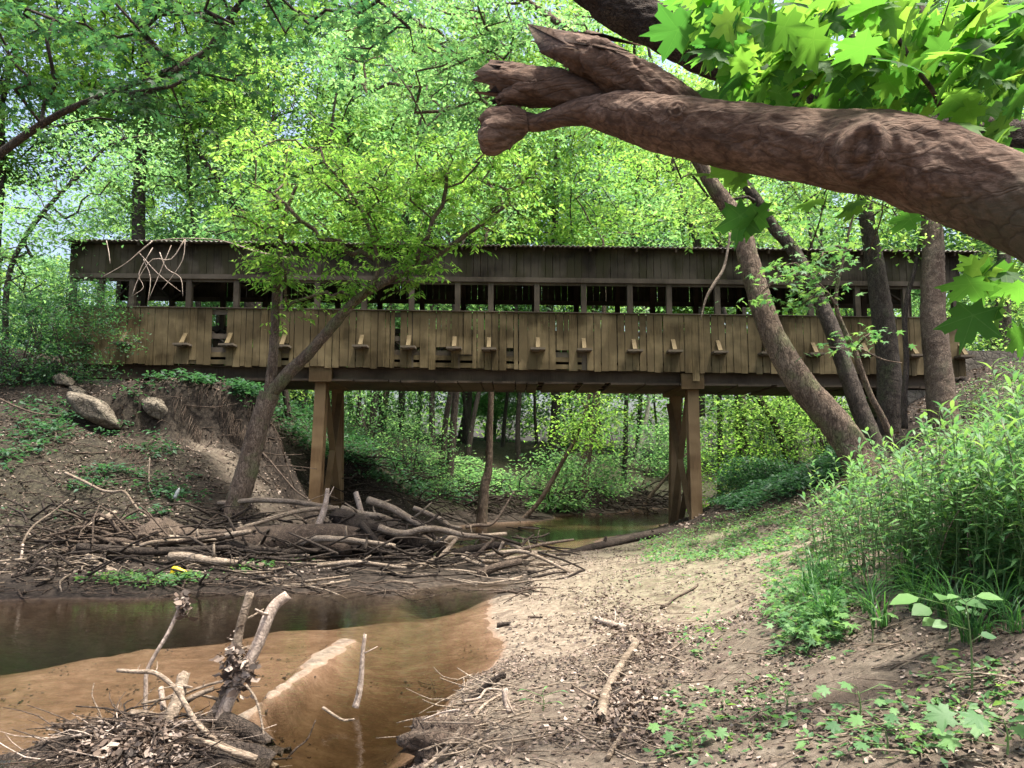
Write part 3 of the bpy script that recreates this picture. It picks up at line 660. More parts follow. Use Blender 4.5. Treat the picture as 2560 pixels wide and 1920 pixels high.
# --- big leaning tree at the right
Y1 = 13.0
t1 = px([z3(*q) for q in [(1320,1500),(1250,1340),(1130,1160),(960,960),(850,800),(755,620),(690,430),(625,200),(570,0)]], 12.7, 13.4)+px([(1540,400),(1490,320),(1400,190),(1290,105),(1140,5),(1020,-90)], 13.4, 13.4)
t1r = rr(37,34,32,30,27,25,24,22,20, Y=13)+rr(16,13,10,8,7,4, Y=13.4)
cl = ellipse_clusters([(1180,110,200,110,13.4,1.3,46),(1010,210,170,90,13.6,1.2,36),(880,110,200,110,13.8,1.4,44),(1280,260,120,80,13.6,1,22),(1080,20,240,60,13,1.2,30),(1430,90,130,80,13.2,.8,14)])
tree('big_leaning_tree', 'thick tan moss-blotched trunk leaning left across the right half of the bridge', 'tree', P(*z3(1320,1500), 12.7),
     [(t1, t1r), (px([(1400,190),(1290,150),(1180,160),(1080,200),(960,240)], 13.4, 13.6), rr(7,6,5,4,2, Y=13.4)),
      (px([(1290,105),(1180,90),(1060,110),(960,150)], 13.4, 13.2), rr(5,4,3,2, Y=13.4))], M['bark_tan'], cl, M['leaf_bg2'], .11, rough=.07, sides=20, spray=(6, .5, 8))
# --- dark leaning trunk behind it
t2 = px([z3(*q) for q in [(1400,1440),(1340,1250),(1260,1050),(1190,850),(1110,620),(1035,440),(940,250),(860,120),(770,20)]], 13.9, 14.6)+px([(1640,440),(1600,380),(1570,300),(1560,180),(1540,40),(1520,-100)], 14.6, 15)
cl = ellipse_clusters([(1600,460,120,50,14.8,.8,14),(1500,300,140,120,15,1.0,30),(1650,200,150,140,15,1.0,24)])
tree('dark_leaning_tree', 'dark leaning trunk running close behind the thick tan one', 'tree', P(*z3(1400,1440), 13.9),
     [(t2, rr(20,19,18,17,16,15,14,13,12, Y=14.2)+rr(11,10,9,7,6,4, Y=14.8))], M['bark_dark'], cl, M['leaf_bg'], .12, rough=.07, spray=(6, .5, 8))
# --- slender sapling with maple leaves
t3 = px([z3(*q) for q in [(1450,1240),(1400,1120),(1330,990),(1270,830),(1240,740),(1190,640),(1135,500),(1130,400),(1165,220),(1200,60),(1230,-60)]], 12.6, 12.2)
cl = ellipse_clusters([(1740,595,95,30,12,.5,14),(1700,640,70,22,12,.4,9),(1800,560,50,30,12,.4,6),(1850,740,75,22,11.9,.4,6),(1780,500,100,40,12.2,.5,8)])
tree('maple_sapling', 'slender pale maple sapling with layered leaves in front of the right part of the bridge', 'tree', P(*z3(1450,1240), 12.6),
     [(t3, rr(8,7.5,7,6.5,6,6,5,4.5,4,3,2, Y=12.4)), (px([z3(1135,480), z3(1060,370), z3(960,300), z3(860,290)], 12.2, 12), rr(3,2.5,2,1, Y=12)),
      (px([z3(1190,640), z3(1280,720), z3(1400,780), z3(1510,800)], 12.2, 11.9), rr(2.4,2,1.5,1, Y=12))], M['bark_tan'], cl, M['leaf_plant'], .135, per=13, sx=.24, sz=.06, T=T_MAPLE2, tilt=.3, rough=.03, sides=8)
# --- upright trunks at the right
t4 = px([z3(*q) for q in [(1445,1230),(1440,1000),(1430,800),(1395,520),(1365,300),(1330,100),(1300,-80),(1270,-350),(1230,-800),(1200,-1300)]], 16.3, 16.6)
cl = ellipse_clusters([(1850,400,150,80,16.6,1.0,22),(1820,250,200,150,17,1.5,30),(1900,100,200,120,17,1.5,20)])
tree('flaking_tree', 'upright dark trunk with pale flaking top, left of the stout scaly one', 'tree', P(*z3(1445,1230), 16.3),
     [(t4, rr(27,25,23,22,19,17,15,13,10,7, Y=16.5))], M['bark_dark'], cl, M['leaf_bg'], .12, rough=.08, sides=16, spray=(6, .5, 8))
t5 = px([z3(*q) for q in [(1770,1260),(1740,1050),(1715,800),(1690,560),(1688,350),(1690,150),(1680,0),(1670,-200),(1640,-800),(1600,-1400)]], 14.8, 15.2)
cl = ellipse_clusters([(2060,400,130,70,15.6,1.0,16),(2100,250,160,120,16,1.5,20)])
tree('brown_upright_tree', 'stout brown trunk with scaly bark standing at the right end of the bridge', 'tree', P(*z3(1770,1260), 14.8),
     [(t5, rr(33,29,26,25,23,21,20,18,14,10, Y=15))], M['bark_flaky'], cl, M['leaf_bg'], .12, rough=.08, sides=18, spray=(6, .5, 8))
t6 = px([z3(*q) for q in [(1525,1180),(1522,1000),(1535,800),(1525,560),(1545,400),(1590,230),(1620,60),(1660,-150)]], 15.2, 15.2)
tree('thin_tree', 'thin crooked grey stem between the two upright trunks at the right', 'tree', P(*z3(1525,1180), 15.2), [(t6, rr(7,6.5,6,6,5.5,5,4,3, Y=15.2))], M['bark_dark'],
     ellipse_clusters([(1990,500,60,40,15.2,.4,6),(1950,420,90,40,15.4,.5,8)]), M['leaf_bg'], .12, per=40, rough=.04, sides=8)
t7 = px([z3(*q) for q in [(2095,900),(2090,700),(2092,450),(2095,200),(2085,-200),(2070,-700)]], 23, 24)
tree('dark_trunk_tree', 'dark upright tree beyond the retaining wall at the right edge', 'tree', P(*z3(2095,900), 23), [(t7, rr(17,16,15,13,11,7, Y=23))], M['bark_dark'],
     ellipse_clusters([(2150,560,80,80,24,1.5,20),(2160,350,100,150,24.5,2,30),(2150,700,60,60,24,1.0,12)]), M['leaf_bg'], .15, per=60, sx=.45, sz=.2)

# --- trees beyond the bridge whose trunks show
def bgtree(label, path, Y, hw, bark, regs, leafm=None, name='woodland_tree', conv=zU, ls=.15, per=70, Y2=None, cat='tree'):
    pts = px(path, Y, Y2 or Y, conv); b_ = pts[0].copy(); b_[2] = min(b_[2], h(b_[0], b_[1])+.0); pts[0] = b_-np.array([0, 0, .1]) if abs(b_[2]-pts[0][2]) < 1.5 else pts[0]
    return tree(name, label, cat, pts[0], [(pts, rr(*hw, Y=Y))], bark, ellipse_clusters(regs), leafm or M['leaf_bg2'], ls, per=per, sx=.5, sz=.2, rough=.06)
bgtree('reddish brown slender trunk curving up from the far creek bank, seen under the bridge', [(940,790),(960,720),(985,600),(990,450),(995,300),(1003,80),(1010,-200),(1000,-600)], 24.3, (12,10,8,7,6,5.5,5,3), M['bark_brown'],
       [(1060,350,120,150,25,2,30)], ls=.14)
bgtree('right-hand one of two dark trunks standing together under the bridge, left of the reddish one', [(745,660),(750,560),(765,400),(775,250),(790,80),(800,-200),(790,-700)], 26.5, (10,8,8,7,7,6,4), M['bark_dark'], [(980,380,100,120,27,2,24)])
bgtree('left-hand one of two dark trunks standing together under the bridge, wrapped in vines', [(695,620),(710,450),(725,280),(760,80),(780,-200),(760,-700)], 26.9, (7,7,6,6,5,4), M['bark_dark'], [(900,400,100,120,27,2,24)])
bgtree('thin dark trunk leaning right behind the paired dark trunks', [(848,560),(870,430),(890,300),(920,150),(940,60),(950,-200)], 31, (6,6,5,5,4,3), M['bark_dark'], [(1040,430,80,80,31,2,16)])
bgtree('stout grey-brown trunk leaning right beyond the pool under the bridge', [(1555,740),(1575,600),(1600,450),(1625,330),(1650,150),(1680,-100),(1700,-500)], 31.5, (13,11,10,9,8,6,4), M['bark_brown'], [(1330,400,120,140,32,2,30),(1290,900,80,50,32,1.5,12)])
bgtree('pale white-barked trunk leaning right far beyond the pool, near the right pier', [(1845,760),(1880,600),(1915,470),(1945,330),(1970,170),(1985,-100)], 42, (6,5,5,4.5,4,3), M['bark_pale'], [(1410,420,120,100,42,3,26)], ls=.19)
bgtree('dark brown stem leaning right over the pool from the left bank', [(1180,900),(1290,805),(1380,660),(1440,550),(1510,430),(1570,280),(1610,120),(1640,0)], 26, (5,5,5,4.5,4,3.5,3,2), M['bark_brown'],
       [(1270,880,60,50,26,1,14),(1250,950,60,30,26,1,8)], M['leaf_bright'], ls=.13)
bgtree('bare brown stem leaning steeply right at the end of the pool by the right pier', [(1915,835),(1980,760),(2040,690),(2100,620),(2200,500)], 33, (4,4,3.5,3,2), M['bark_brown'], [(1480,960,40,30,33,1,5)])
bgtree('dark trunk standing left of the bridge\'s left pier, split in two stems', [(505,925),(512,880),(522,820),(530,740),(540,640),(550,500)], 21.5+2, (17,15,14,12,10,6), M['bark_dark'], [(520,440,130,80,24,1.5,24)], conv=None)
bgtree('slender curved stem beside the dark split trunk on the left bank', [(500,915),(520,890),(545,850),(560,820),(575,760)], 23.2, (5,5,4.5,4,3), M['bark_dark'], [(590,480,60,60,23.4,1,10)], conv=None)
bgtree('dark trunk draped in vines just left of the left pier, beyond the bridge', [(632,1000),(628,940),(618,860),(610,800),(600,700)], 24, (8,7,7,6,5), M['bark_dark'], [(640,440,80,80,24,1,16)], conv=None)
bgtree('dark upright trunk in the bushes just right of the right pier', [(1615,1020),(1602,930),(1598,830),(1600,700),(1610,500),(1600,300)], 27, (14,12,11,10,9,6), M['bark_dark'], [(1620,400,120,140,27,2,30),(1600,900,70,40,26.5,1,14)], conv=None, leafm=M['leaf_bg'])
bgtree('dark trunk leaning left in the bushes right of the right pier', [(1720,1010),(1680,930),(1640,860),(1600,780),(1540,600)], 26, (8,7,6.5,6,4), M['bark_dark'], [(1700,880,90,40,26,1,18),(1560,440,90,80,26,2,18)], conv=None, leafm=M['leaf_bg'])
bgtree('dark thin trunk rising above the bridge roof right of the centre', [(1515,900),(1512,700),(1506,534),(1490,480),(1470,420),(1440,300),(1400,100)], 28, (8,8,8,7,6,5,3), M['bark_dark'], [(1400,380,120,120,28,2,30)], conv=None, leafm=M['leaf_bright'])
bgtree('dark forking trunk rising above the bridge roof at the left', [(560,900),(556,700),(550,520),(515,450),(470,385),(430,330),(400,240),(380,120)], 25.5, (9,9,8,7,6,5,4,2), M['bark_dark'], [(430,280,140,120,25.5,1.5,36),(520,200,130,120,25,1.5,30),(360,430,120,60,25.5,1,18)], conv=None, leafm=M['leaf_bg'])
bgtree('slim tree at the left edge with its stem bending right above the bridge end', [(20,720),(15,620),(50,520),(110,440),(180,370),(240,310),(330,290)], 19, (7,6,5,5,4,3,2), M['bark_dark'], [(120,440,120,60,19,1,22),(230,330,140,60,19,1,22),(40,600,60,60,19,1,14),(60,500,70,50,19,1,10)], conv=None, leafm=M['leaf_bg2'], ls=.12)

# --- generic woodland: six prototypes, copied
protos = []
def proto(H, Rc, leafm, bark, ls, seed, label):
    cb = (.34, .3, .12, .32, .12, .36)[seed-1]; random.seed(seed); root = thing('woodland_tree', (0, 0, 0), label, 'tree', 'trees of the wood beyond the bridge')
    pts = []; x_ = y_ = 0
    for i in range(8):
        pts.append((x_, y_, H*.85*i/7-.3)); x_ += random.uniform(-.35, .35); y_ += random.uniform(-.35, .35)
    cl = []
    while len(cl) < 230:
        t = random.random(); z_ = H*(cb+(1-cb)*t); rad = Rc*(.55+.6*math.sin(math.pi*min(1, t*1.05)))*math.sqrt(random.random()); a_ = random.random()*6.283
        cl.append(np.array([math.cos(a_)*rad, math.sin(a_)*rad, z_]))
    mb = MB(); r0 = H*.0095
    mb.tube(pts, [r0*1.25]+[r0*(1-.8*i/7) for i in range(1, 8)], 9, rough=.05, sub=3)
    nodes = []
    p_ = np.array(pts)
    for a_, b_ in zip(p_[1:-1], p_[2:]):
        for t in (0, .33, .66): nodes.append(a_*(1-t)+b_*t)
    branch_out(mb, nodes, cl, rk=.008, sides=4)
    mb.build('trunk', bark, root)
    leaves('crown', cluster_pos(cl, 130, .55, .2), ls*1.25, T_SIMPLE, leafm, root)
    return root
specs = [(22, 4.2, 'leaf_bg', 'bark_dark', .17, 1), (25, 4.6, 'leaf_bright', 'bark_dark', .18, 2), (19, 3.8, 'leaf_bg2', 'bark_brown', .16, 3), (24, 4.4, 'leaf_bg', 'bark_brown', .18, 4), (15, 3.4, 'leaf_bg2', 'bark_dark', .15, 5), (26, 4.8, 'leaf_bright', 'bark_dark', .19, 6)]
lab = 'leafy tree of the dense green wood filling the background beyond the bridge'
for s_ in specs: protos.append(proto(s_[0], s_[1], M[s_[2]], M[s_[3]], s_[4], s_[5], lab))
random.seed(11)
spots = []
def creek(x, y): return abs(x-(.3*(y-16))) < 3.0 if y < 30 else (y < 46 and abs(y-(30+.75*(x-4.5))) < 4.2 and x > 2)
rowdef = [(26, 5.0, 18), (31, 5.2, 22), (37, 5.6, 26), (44, 6.2, 32), (53, 7.5, 40), (64, 9, 48)]
for Yr, dx, half in rowdef:
    x_ = -half
    while x_ < half:
        X0 = x_+random.uniform(-1.4, 1.4); Y0 = Yr+random.uniform(-2, 2)
        x_ += dx
        if creek(X0, Y0): continue
        sx_ = 1106+X0/Y0*F
        if Yr == 26 and abs(X0) < 13: continue
        if Yr == 31 and abs(X0) < 8: continue
        if Yr < 36 and (380 < sx_ < 470): continue
        if random.random() < (.55 if sx_ < 700 and Yr < 60 else .12): continue
        spots.append((X0, Y0))
for i, (X0, Y0) in enumerate(spots):
    pr = protos[i % 6]
    if i < 6: o = pr
    else:
        o = pr.copy(); S.collection.objects.link(o)
        for ch in pr.children:
            c_ = ch.copy(); S.collection.objects.link(c_); c_.parent = o
    sc = random.uniform(.85, 1.15); o.location = (X0, Y0, h(X0, Y0)); o.rotation_euler = (0, 0, random.uniform(0, 6.28)); o.scale = (sc, sc, sc*random.uniform(.9, 1.1))

# --- slim bare-stemmed trees standing in the wood, seen under the bridge
random.seed(77)
slim = thing('slim_tree', (0, 0, 0), 'slim bare-stemmed tree among the undergrowth seen under the bridge', 'tree', 'slim trunks seen under the bridge')
mb = MB(); sp = [(0,0,-.3),(.1,.05,1.5),(.25,0,3),(.3,.1,5),(.5,.2,7.5),(.7,.1,10),(1,.2,13)]; mb.tube(sp, [.13,.11,.1,.09,.075,.055,.03], 9, rough=.08, sub=5)
scl = [np.array([.7+random.gauss(0, 1.3), .1+random.gauss(0, 1.3), random.uniform(3.2, 14)]) for _ in range(62)]
branch_out(mb, [np.array(q, float) for q in sp[2:]], scl, sides=4); mb.build('trunk', M['bark_dark'], slim); leaves('crown', cluster_pos(scl, 60, .5, .2), .2, T_SIMPLE, M['leaf_bg2'], slim)
for i, (sx_, Y0) in enumerate([(770,34),(800,29),(830,38),(865,33),(905,40),(935,31),(1010,36),(1085,39),(1120,33),(1160,44),(1210,38),(1240,47),(1300,41),(1345,37),(1375,46),(1420,50),(1550,30),(1640,33),(1760,31),(1820,28),(1860,36),(440,27),(470,31),(590,30),(650,29)]):
    X0 = (sx_-1106)/F*Y0
    if i == 0: o = slim
    else:
        o = slim.copy(); S.collection.objects.link(o)
        for ch in slim.children: c_ = ch.copy(); S.collection.objects.link(c_); c_.parent = o
    o.location = (X0, Y0, max(h(X0, Y0), 0)); o.rotation_euler = (random.uniform(-.08, .08), random.uniform(-.12, .12), random.uniform(0, 6.28)); q = random.uniform(.7, 1.3); o.scale = (q, q, random.uniform(.95, 1.2))

# --- far woodland mass
n_ = 70000; X0 = rng.uniform(-85, 95, n_); Y0 = rng.uniform(72, 88, n_); hh = hz(X0[:1000], Y0[:1000]).mean()
top = 13+7*vn(X0*.12, X0*0+3)+3*vn(X0*.5, X0*0)-5*np.exp(-((X0+38)/12)**2)
Z0 = hh+rng.random(n_)**.8*top
wl = leaves('woodland', np.stack([X0, Y0+2*np.sin(Z0), Z0], 1), .6, T_SIMPLE, M['leaf_bg'], tilt=.9); tag(wl, 'far pale green woodland closing the view behind the trees', 'woodland', kind='stuff')
del_ = None

# --- shrubs
def shrub(label, X0, Y0, rad, H, leafm, ls, ncl, per, z=None, name='shrub', group=None, sx=.22):
    z = h(X0, Y0) if z is None else z; root = thing(name, (X0, Y0, z), label, 'shrub', group); mb = MB(); cl = []
    for _ in range(ncl):
        a_ = random.random()*6.283; t = random.random(); r_ = rad*(.35+.65*math.sin(math.pi*(.15+.8*t)))*math.sqrt(random.random())
        cl.append(np.array([X0+math.cos(a_)*r_, Y0+math.sin(a_)*r_*.8, z+.1+H*t]))
    stems = []
    for _ in range(5):
        a_ = random.random()*6.283; p_ = [np.array([X0, Y0, z-.1])+np.array([math.cos(a_), math.sin(a_), 0])*rad*.35*t+np.array([0, 0, H*.7*t]) for t in (0, .3, .65, 1)]
        mb.tube(p_, [.03, .022, .015, .008], 5); stems += p_[1:]
    branch_out(mb, stems, cl, rmin=.004, rk=.003, sides=4); mb.build('stems', M['bark_dark'], root)
    leaves('foliage', cluster_pos(cl, per, sx, sx*.5), ls, T_SIMPLE, leafm, root, tilt=.7); return root
def at(x, y, Y): p_ = P(x, y, Y); return p_[0], p_[1]
shl = [
 ('feathery dark green shrub covering the left end of the bridge', at(150,800,18.7), 1.5, 2.5, 'leaf_dark', .07, 90, 75),
 ('dark shrub at the left edge of the picture on the bank top', at(30,830,18.4), 1.5, 2.0, 'leaf_dark', .08, 70, 70),
 ('light green bush behind the left end of the bridge', at(90,760,23), 2.2, 3.4, 'leaf_bg', .12, 90, 60),
 ('pale bush beneath the bridge beside the dark trunk left of the left pier', at(400,860,24), 2.0, 1.6, 'leaf_bg2', .1, 80, 60),
 ('yellow-green bush under the bridge between the split trunk and the left pier', at(610,900,27), 2.6, 3.2, 'leaf_bg', .12, 110, 60),
 ('grey-green feathery bush hanging down the far bank right of the left pier', at(800,960,26), 1.8, 3.0, 'leaf_bg2', .09, 120, 80),
 ('dense green bush on the far bank below the paired dark trunks', at(890,1040,25), 1.3, 1.7, 'leaf_bg2', .09, 80, 70),
 ('low bright bush on the bank foot left of the reddish trunk', at(950,1060,25.2), 1.0, .8, 'leaf_bg2', .08, 50, 60),
 ('rounded bright green bush by the water in the middle of the far bank', at(1190,1040,29.5), 1.9, 2.0, 'leaf_bg2', .14, 100, 70),
 ('light bush at the foot of the stout leaning trunk beyond the pool', at(1290,1060,33), 1.7, 1.5, 'leaf_bg2', .15, 80, 60),
 ('pale bush at the far end of the pool', at(1400,1060,40), 3.2, 2.8, 'leaf_bg2', .17, 110, 60),
 ('tall pale bush hanging over the bend of the creek', at(1330,1000,46), 3.6, 4.5, 'leaf_bg', .19, 120, 60),
 ('bright yellow-green bush right of the right pier', at(1580,1000,25.5), 1.5, 2.6, 'leaf_bright', .11, 100, 70),
 ('green bush behind the dark leaning trunk right of the right pier', at(1690,980,26), 1.8, 2.8, 'leaf_bg', .11, 100, 70),
 ('green bush beneath the bridge between the two leaning trunks', at(1790,950,24.5), 1.4, 2.2, 'leaf_bg', .1, 90, 70),
 ('dark low bush on the slope beneath the right part of the bridge', at(1640,1060,23.6), 1.3, .9, 'leaf_ivy', .1, 70, 60),
 ('leafy bush beyond the retaining wall at the right edge', at(2190,780,22.5), 1.8, 2.6, 'leaf_bg', .12, 90, 60),
 ('green bush behind the right end of the bridge', at(2120,800,25), 2.0, 4.2, 'leaf_bg2', .13, 110, 60),
]
for i_, (l_, (X0, Y0), rad, H_, lm, ls, nc2, per) in enumerate(shl):
    if i_ < 2 or i_ in (15,): shrub(l_, X0, Y0, rad, H_, M[lm], ls, nc2, per)
    else: shrub(l_, X0, Y0, rad*1.15, H_*random.uniform(.9, 1.15), M[lm], ls*1.1, int(nc2*.55), int(per*.6), sx=.34)
random.seed(21)
pb = None
for i in range(30):                                   # understorey bushes of the wood
    Y0 = random.uniform(29, 55); X0 = random.uniform(-.75, .8)*Y0
    if creek(X0, Y0) or creek(X0+1.5, Y0) or creek(X0-1.5, Y0): continue
    if pb is None: pb = shrub('bushy undergrowth shrub among the trunks of the wood beyond the bridge', 0, 0, 2.2, 3.6, M['leaf_bg2'], .17, 70, 50, z=0, name='understorey_shrub', group='shrubs among the woodland trunks', sx=.45); o = pb
    else:
        o = pb.copy(); S.collection.objects.link(o)
        for ch in pb.children: c_ = ch.copy(); S.collection.objects.link(c_); c_.parent = o
    o.location = (X0, Y0, h(X0, Y0)-.1); o.rotation_euler = (0, 0, random.uniform(0, 6.28)); q = random.uniform(.6, 1.3); o.scale = (q, q, q*random.uniform(.8, 1.3))

# --- overhanging tree at the top left (its trunk stands out of frame on the left bank)
cl = ellipse_clusters([(180,60,220,60,9.5,1.0,22),(640,30,300,50,9.5,1.0,28),(330,210,150,60,9.8,.8,15),(60,200,70,90,9.8,.8,8),(480,130,130,50,9.6,.8,9),(840,90,110,40,9.6,.8,6),(600,-60,500,30,9.2,1.5,22)])
ob = np.array([-9.6, 10.6, 0]); ob[2] = h(ob[0], ob[1])-.1
tree('overhanging_maple', 'maple whose dark leafy branches hang into the top left of the view', 'tree', ob,
     [([ob, ob+[.2,0,3], ob+[.9,-.4,6], ob+[2.5,-.9,8.2], ob+[5,-1.2,9.0], ob+[8,-1.4,8.7]], [.24,.2,.16,.11,.07,.03]), ([ob+[.2,0,3], ob+[1.4,-.3,5], ob+[3.2,-.6,6.4], ob+[5,-1,6.9]], [.1,.08,.05,.02])],
     M['bark_dark'], cl, M['leaf_dark'], .13, T=T_MAPLE2, spray=(5, .42, 6))
# bare drooping branch in front of the left of the bridge
mb = MB(); br0 = P(480, 440, 18.0)
for path, hw in ((((640,560),(560,545),(480,520),(400,515),(330,520)),2.2), (((330,520),(300,545),(270,570),(218,600)),1.6), (((400,515),(370,560),(330,560),(300,600),(285,640)),1.4), (((345,545),(360,580),(390,600),(395,640)),1.2),
                 (((330,535),(300,590),(310,620),(288,638)),1.0), (((370,530),(345,590),(320,650)),.9), (((300,545),(340,590),(390,630)),1.0), (((230,520),(235,545),(238,570)),1.0), (((400,515),(395,560),(370,600),(350,625)),1.0), (((310,560),(325,600),(318,660)),.9)):
    mb.tube(px(path, 18.1, 17.9), [hw/F*18, hw/F*18]+[hw*.6/F*18]*(len(path)-2), 5, sub=3)
bb = mb.build('bare_branch', M['drift_pale'], loc=P(640,560,18)); tag(bb, 'bare pale dead branch with lichen drooping in front of the left end of the bridge', 'branch')
# dead hanging branch by the leaning trunk
mb = MB(); mb.tube(px([z3(*q) for q in ((520,50),(505,150),(480,260),(430,340),(380,430),(350,550))], 13), [.022,.02,.025,.03,.022,.008], 7, rough=.1, sub=4)
o = mb.build('dead_branch', M['drift'], loc=P(*z3(520,50), 13)); tag(o, 'grey dead branch hanging down over the bridge left of the thick tan trunk', 'branch')

# ------------------------------------------------------------------ foreground maple: sawn limb, upper limb, leaves
mt = thing('maple_tree', (2.9, 1.9, h(2.9, 1.9)), 'big maple whose broken limb and bright leaves fill the upper right', 'tree')
mb = MB(); zb_ = h(2.9, 1.9)
mb.tube([(2.95,1.7,zb_-.2), (2.9,1.75,1.6), (2.75,1.9,2.2), (2.8,2.2,3.0), (3.0,2.6,4.0)], [.4,.34,.3,.24,.18], 24, rough=.06, sub=6); mb.build('trunk', M['limb'], mt)
YL = 2.35
def limb_pts(path, Y0, Y1): return px([zT(*q) for q in path], Y0, Y1)
mb = MB()
lp = limb_pts([(2700,1120),(2350,890),(2080,752),(1850,660),(1640,605),(1420,582),(1200,548),(1000,520),(830,492),(680,458),(560,440),(470,432)], 1.9, 2.45)
lr = [q/F*y_ for q, y_ in zip((96,91,91,96,91,79,72,67,60,50,38,24), np.linspace(1.9, 2.45, 12))]
kn = [(P(*zT(1570,600), 2.0), .075, .10), (P(*zT(1835,735), 1.93), .05, .07), (P(*zT(850,430), 2.2), .035, .018), (P(*zT(2140,760), 1.82), .055, .04), (P(*zT(1480,560), 2.0), .05, .014), (P(*zT(1230,640), 2.1), .05, .01)]
mb.tube(lp, lr, 150, rough=.075, fr=2.2, sub=42, seed=4, bark=((5,.02),(14,.009),(45,.003)), knots=kn)
# stub with knob
mb.tube(limb_pts([(560,425),(470,440),(380,460),(310,480),(240,475)], 2.4, 2.5), [.045,.042,.032,.026,.03], 60, rough=.12, sub=16, bark=((14,.008),(45,.003)))
mb.tube(limb_pts([(265,480),(200,490),(150,510),(110,540),(78,545)], 2.48, 2.5), [.03,.056,.066,.06,.03], 60, rough=.26, fr=6, sub=14, seed=9, bark=((12,.02),(40,.006)))
mb.build('broken_limb', M['limb'], mt)
mb = MB(); mb.tube(limb_pts([(620,400),(540,385),(440,360),(340,345),(250,330),(165,320)], 2.42, 2.5), [.02,.034,.052,.06,.062,.062], 60, rough=.2, fr=5, sub=16, seed=2, jag=1.6, bark=((8,.02),(30,.01),(70,.003))); 
mb.tube(limb_pts([(300,350),(220,370),(150,395)], 2.46, 2.46), [.05,.035,.018], 40, rough=.3, fr=6, sub=12, seed=12, jag=1.5, bark=((20,.012),))
mb.build('snapped_stub', M['limb'], mt)
mb = MB(); mb.tube(limb_pts([(940,450),(820,380),(720,330),(620,280),(540,230),(465,210)], 2.3, 2.42), [.03,.05,.055,.062,.066,.064], 60, rough=.26, fr=5, sub=16, seed=7, jag=3.2, bark=((8,.03),(30,.012),(70,.003)))
mb.tube(limb_pts([(620,260),(580,215),(540,165)], 2.38, 2.38), [.03,.022,.006], 10, rough=.2, fr=6, sub=4)
mb.build('snapped_stub', M['limb'], mt)
# upper dark limb
mb = MB(); up_ = px([(1240,-60),(1320,5),(1420,60),(1530,110),(1650,165),(1750,215),(1880,240),(2050,290),(2212,330),(2500,400)], 4.2, 3.6)
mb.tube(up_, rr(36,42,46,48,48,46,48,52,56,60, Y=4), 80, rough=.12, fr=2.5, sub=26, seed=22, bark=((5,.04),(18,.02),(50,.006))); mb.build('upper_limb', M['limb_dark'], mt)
# leafy shoots
pos = []; td = []
shoots = [([zT(1620,0),zT(1700,120),zT(1790,270),zT(1850,350),zT(1885,430)],2.2,5.5), ([zT(1400,0),zT(1430,150),zT(1470,280),zT(1500,370)],2.5,2.4), ([zT(1480,0),zT(1530,150),zT(1600,320),zT(1650,400)],2.6,2), ([zT(1920,0),zT(1880,130),zT(1850,250)],2.3,2),
          ([zT(1440,760),zT(1400,900),zT(1360,1000)],2.3,1.6), ([zT(1660,780),zT(1650,860),zT(1600,1000)],2.3,1.6), ([zT(1100,140),zT(1000,130),zT(960,110)],2.4,1.6)]
for pts, Y, hw in shoots:
    p_ = px(pts, Y, Y+.1); mb = MB(); mb.tube(p_, [hw/F*Y*(.7 if i == 0 else 1) for i in range(len(p_))], 8, sub=4); mb.build('shoot', M['bark_brown'], mt)
regs = [(zT(1300,120),180,120,2.3,.5,60),(zT(1650,120),230,120,2.4,.6,95),(zT(2000,150),200,130,2.2,.5,80),(zT(2100,420),70,90,2.1,.3,16),(zT(1150,300),110,80,2.6,.4,26),(zT(1500,320),170,70,2.6,.4,44),(zT(1820,330),120,50,2.6,.3,22),
        (zT(1400,20),280,40,2.2,.6,40),(zT(1050,40),60,40,2.4,.3,8),(zT(2100,120),120,70,2.2,.4,34),(zT(1150,180),60,60,2.4,.3,10)]
for (c0, rx, ry, Y, dY, n_) in regs:
    for _ in range(int(n_*1.25)):
        a_ = random.random()*6.283; r_ = math.sqrt(random.random()); pos.append(P(c0[0]+math.cos(a_)*r_*rx, c0[1]+math.sin(a_)*r_*ry, Y+random.uniform(-dY*.4, dY)))
for (x_, y_) in [zT(980,690),zT(1105,770),zT(1130,720),zT(1235,830),zT(1150,690),zT(1545,790),zT(1570,770),zT(1460,770),zT(1830,860),zT(2010,1000),zT(2060,1030),zT(2130,1050),zT(2180,1010),zT(2170,1090),zT(940,110),zT(985,150),zT(940,180),zT(970,60),zT(1020,30)]: pos.append(P(x_, y_, 2.3))
for c0 in [(2130,590),(2170,640),(2200,600),(2160,560),(2120,640),(2190,690)]: pos.append(P(*c0, 2.1))
pos = np.array(pos); n_ = len(pos)
tdir = np.stack([rng.normal(-.5, .7, n_), rng.normal(0, .6, n_), rng.normal(-.6, .45, n_)], 1)
leaves('foliage', pos, .128, T_MAPLE, M['leaf_maple'], mt, tilt=.55, tdir=tdir, up=np.array([-.2, .25, 0]))

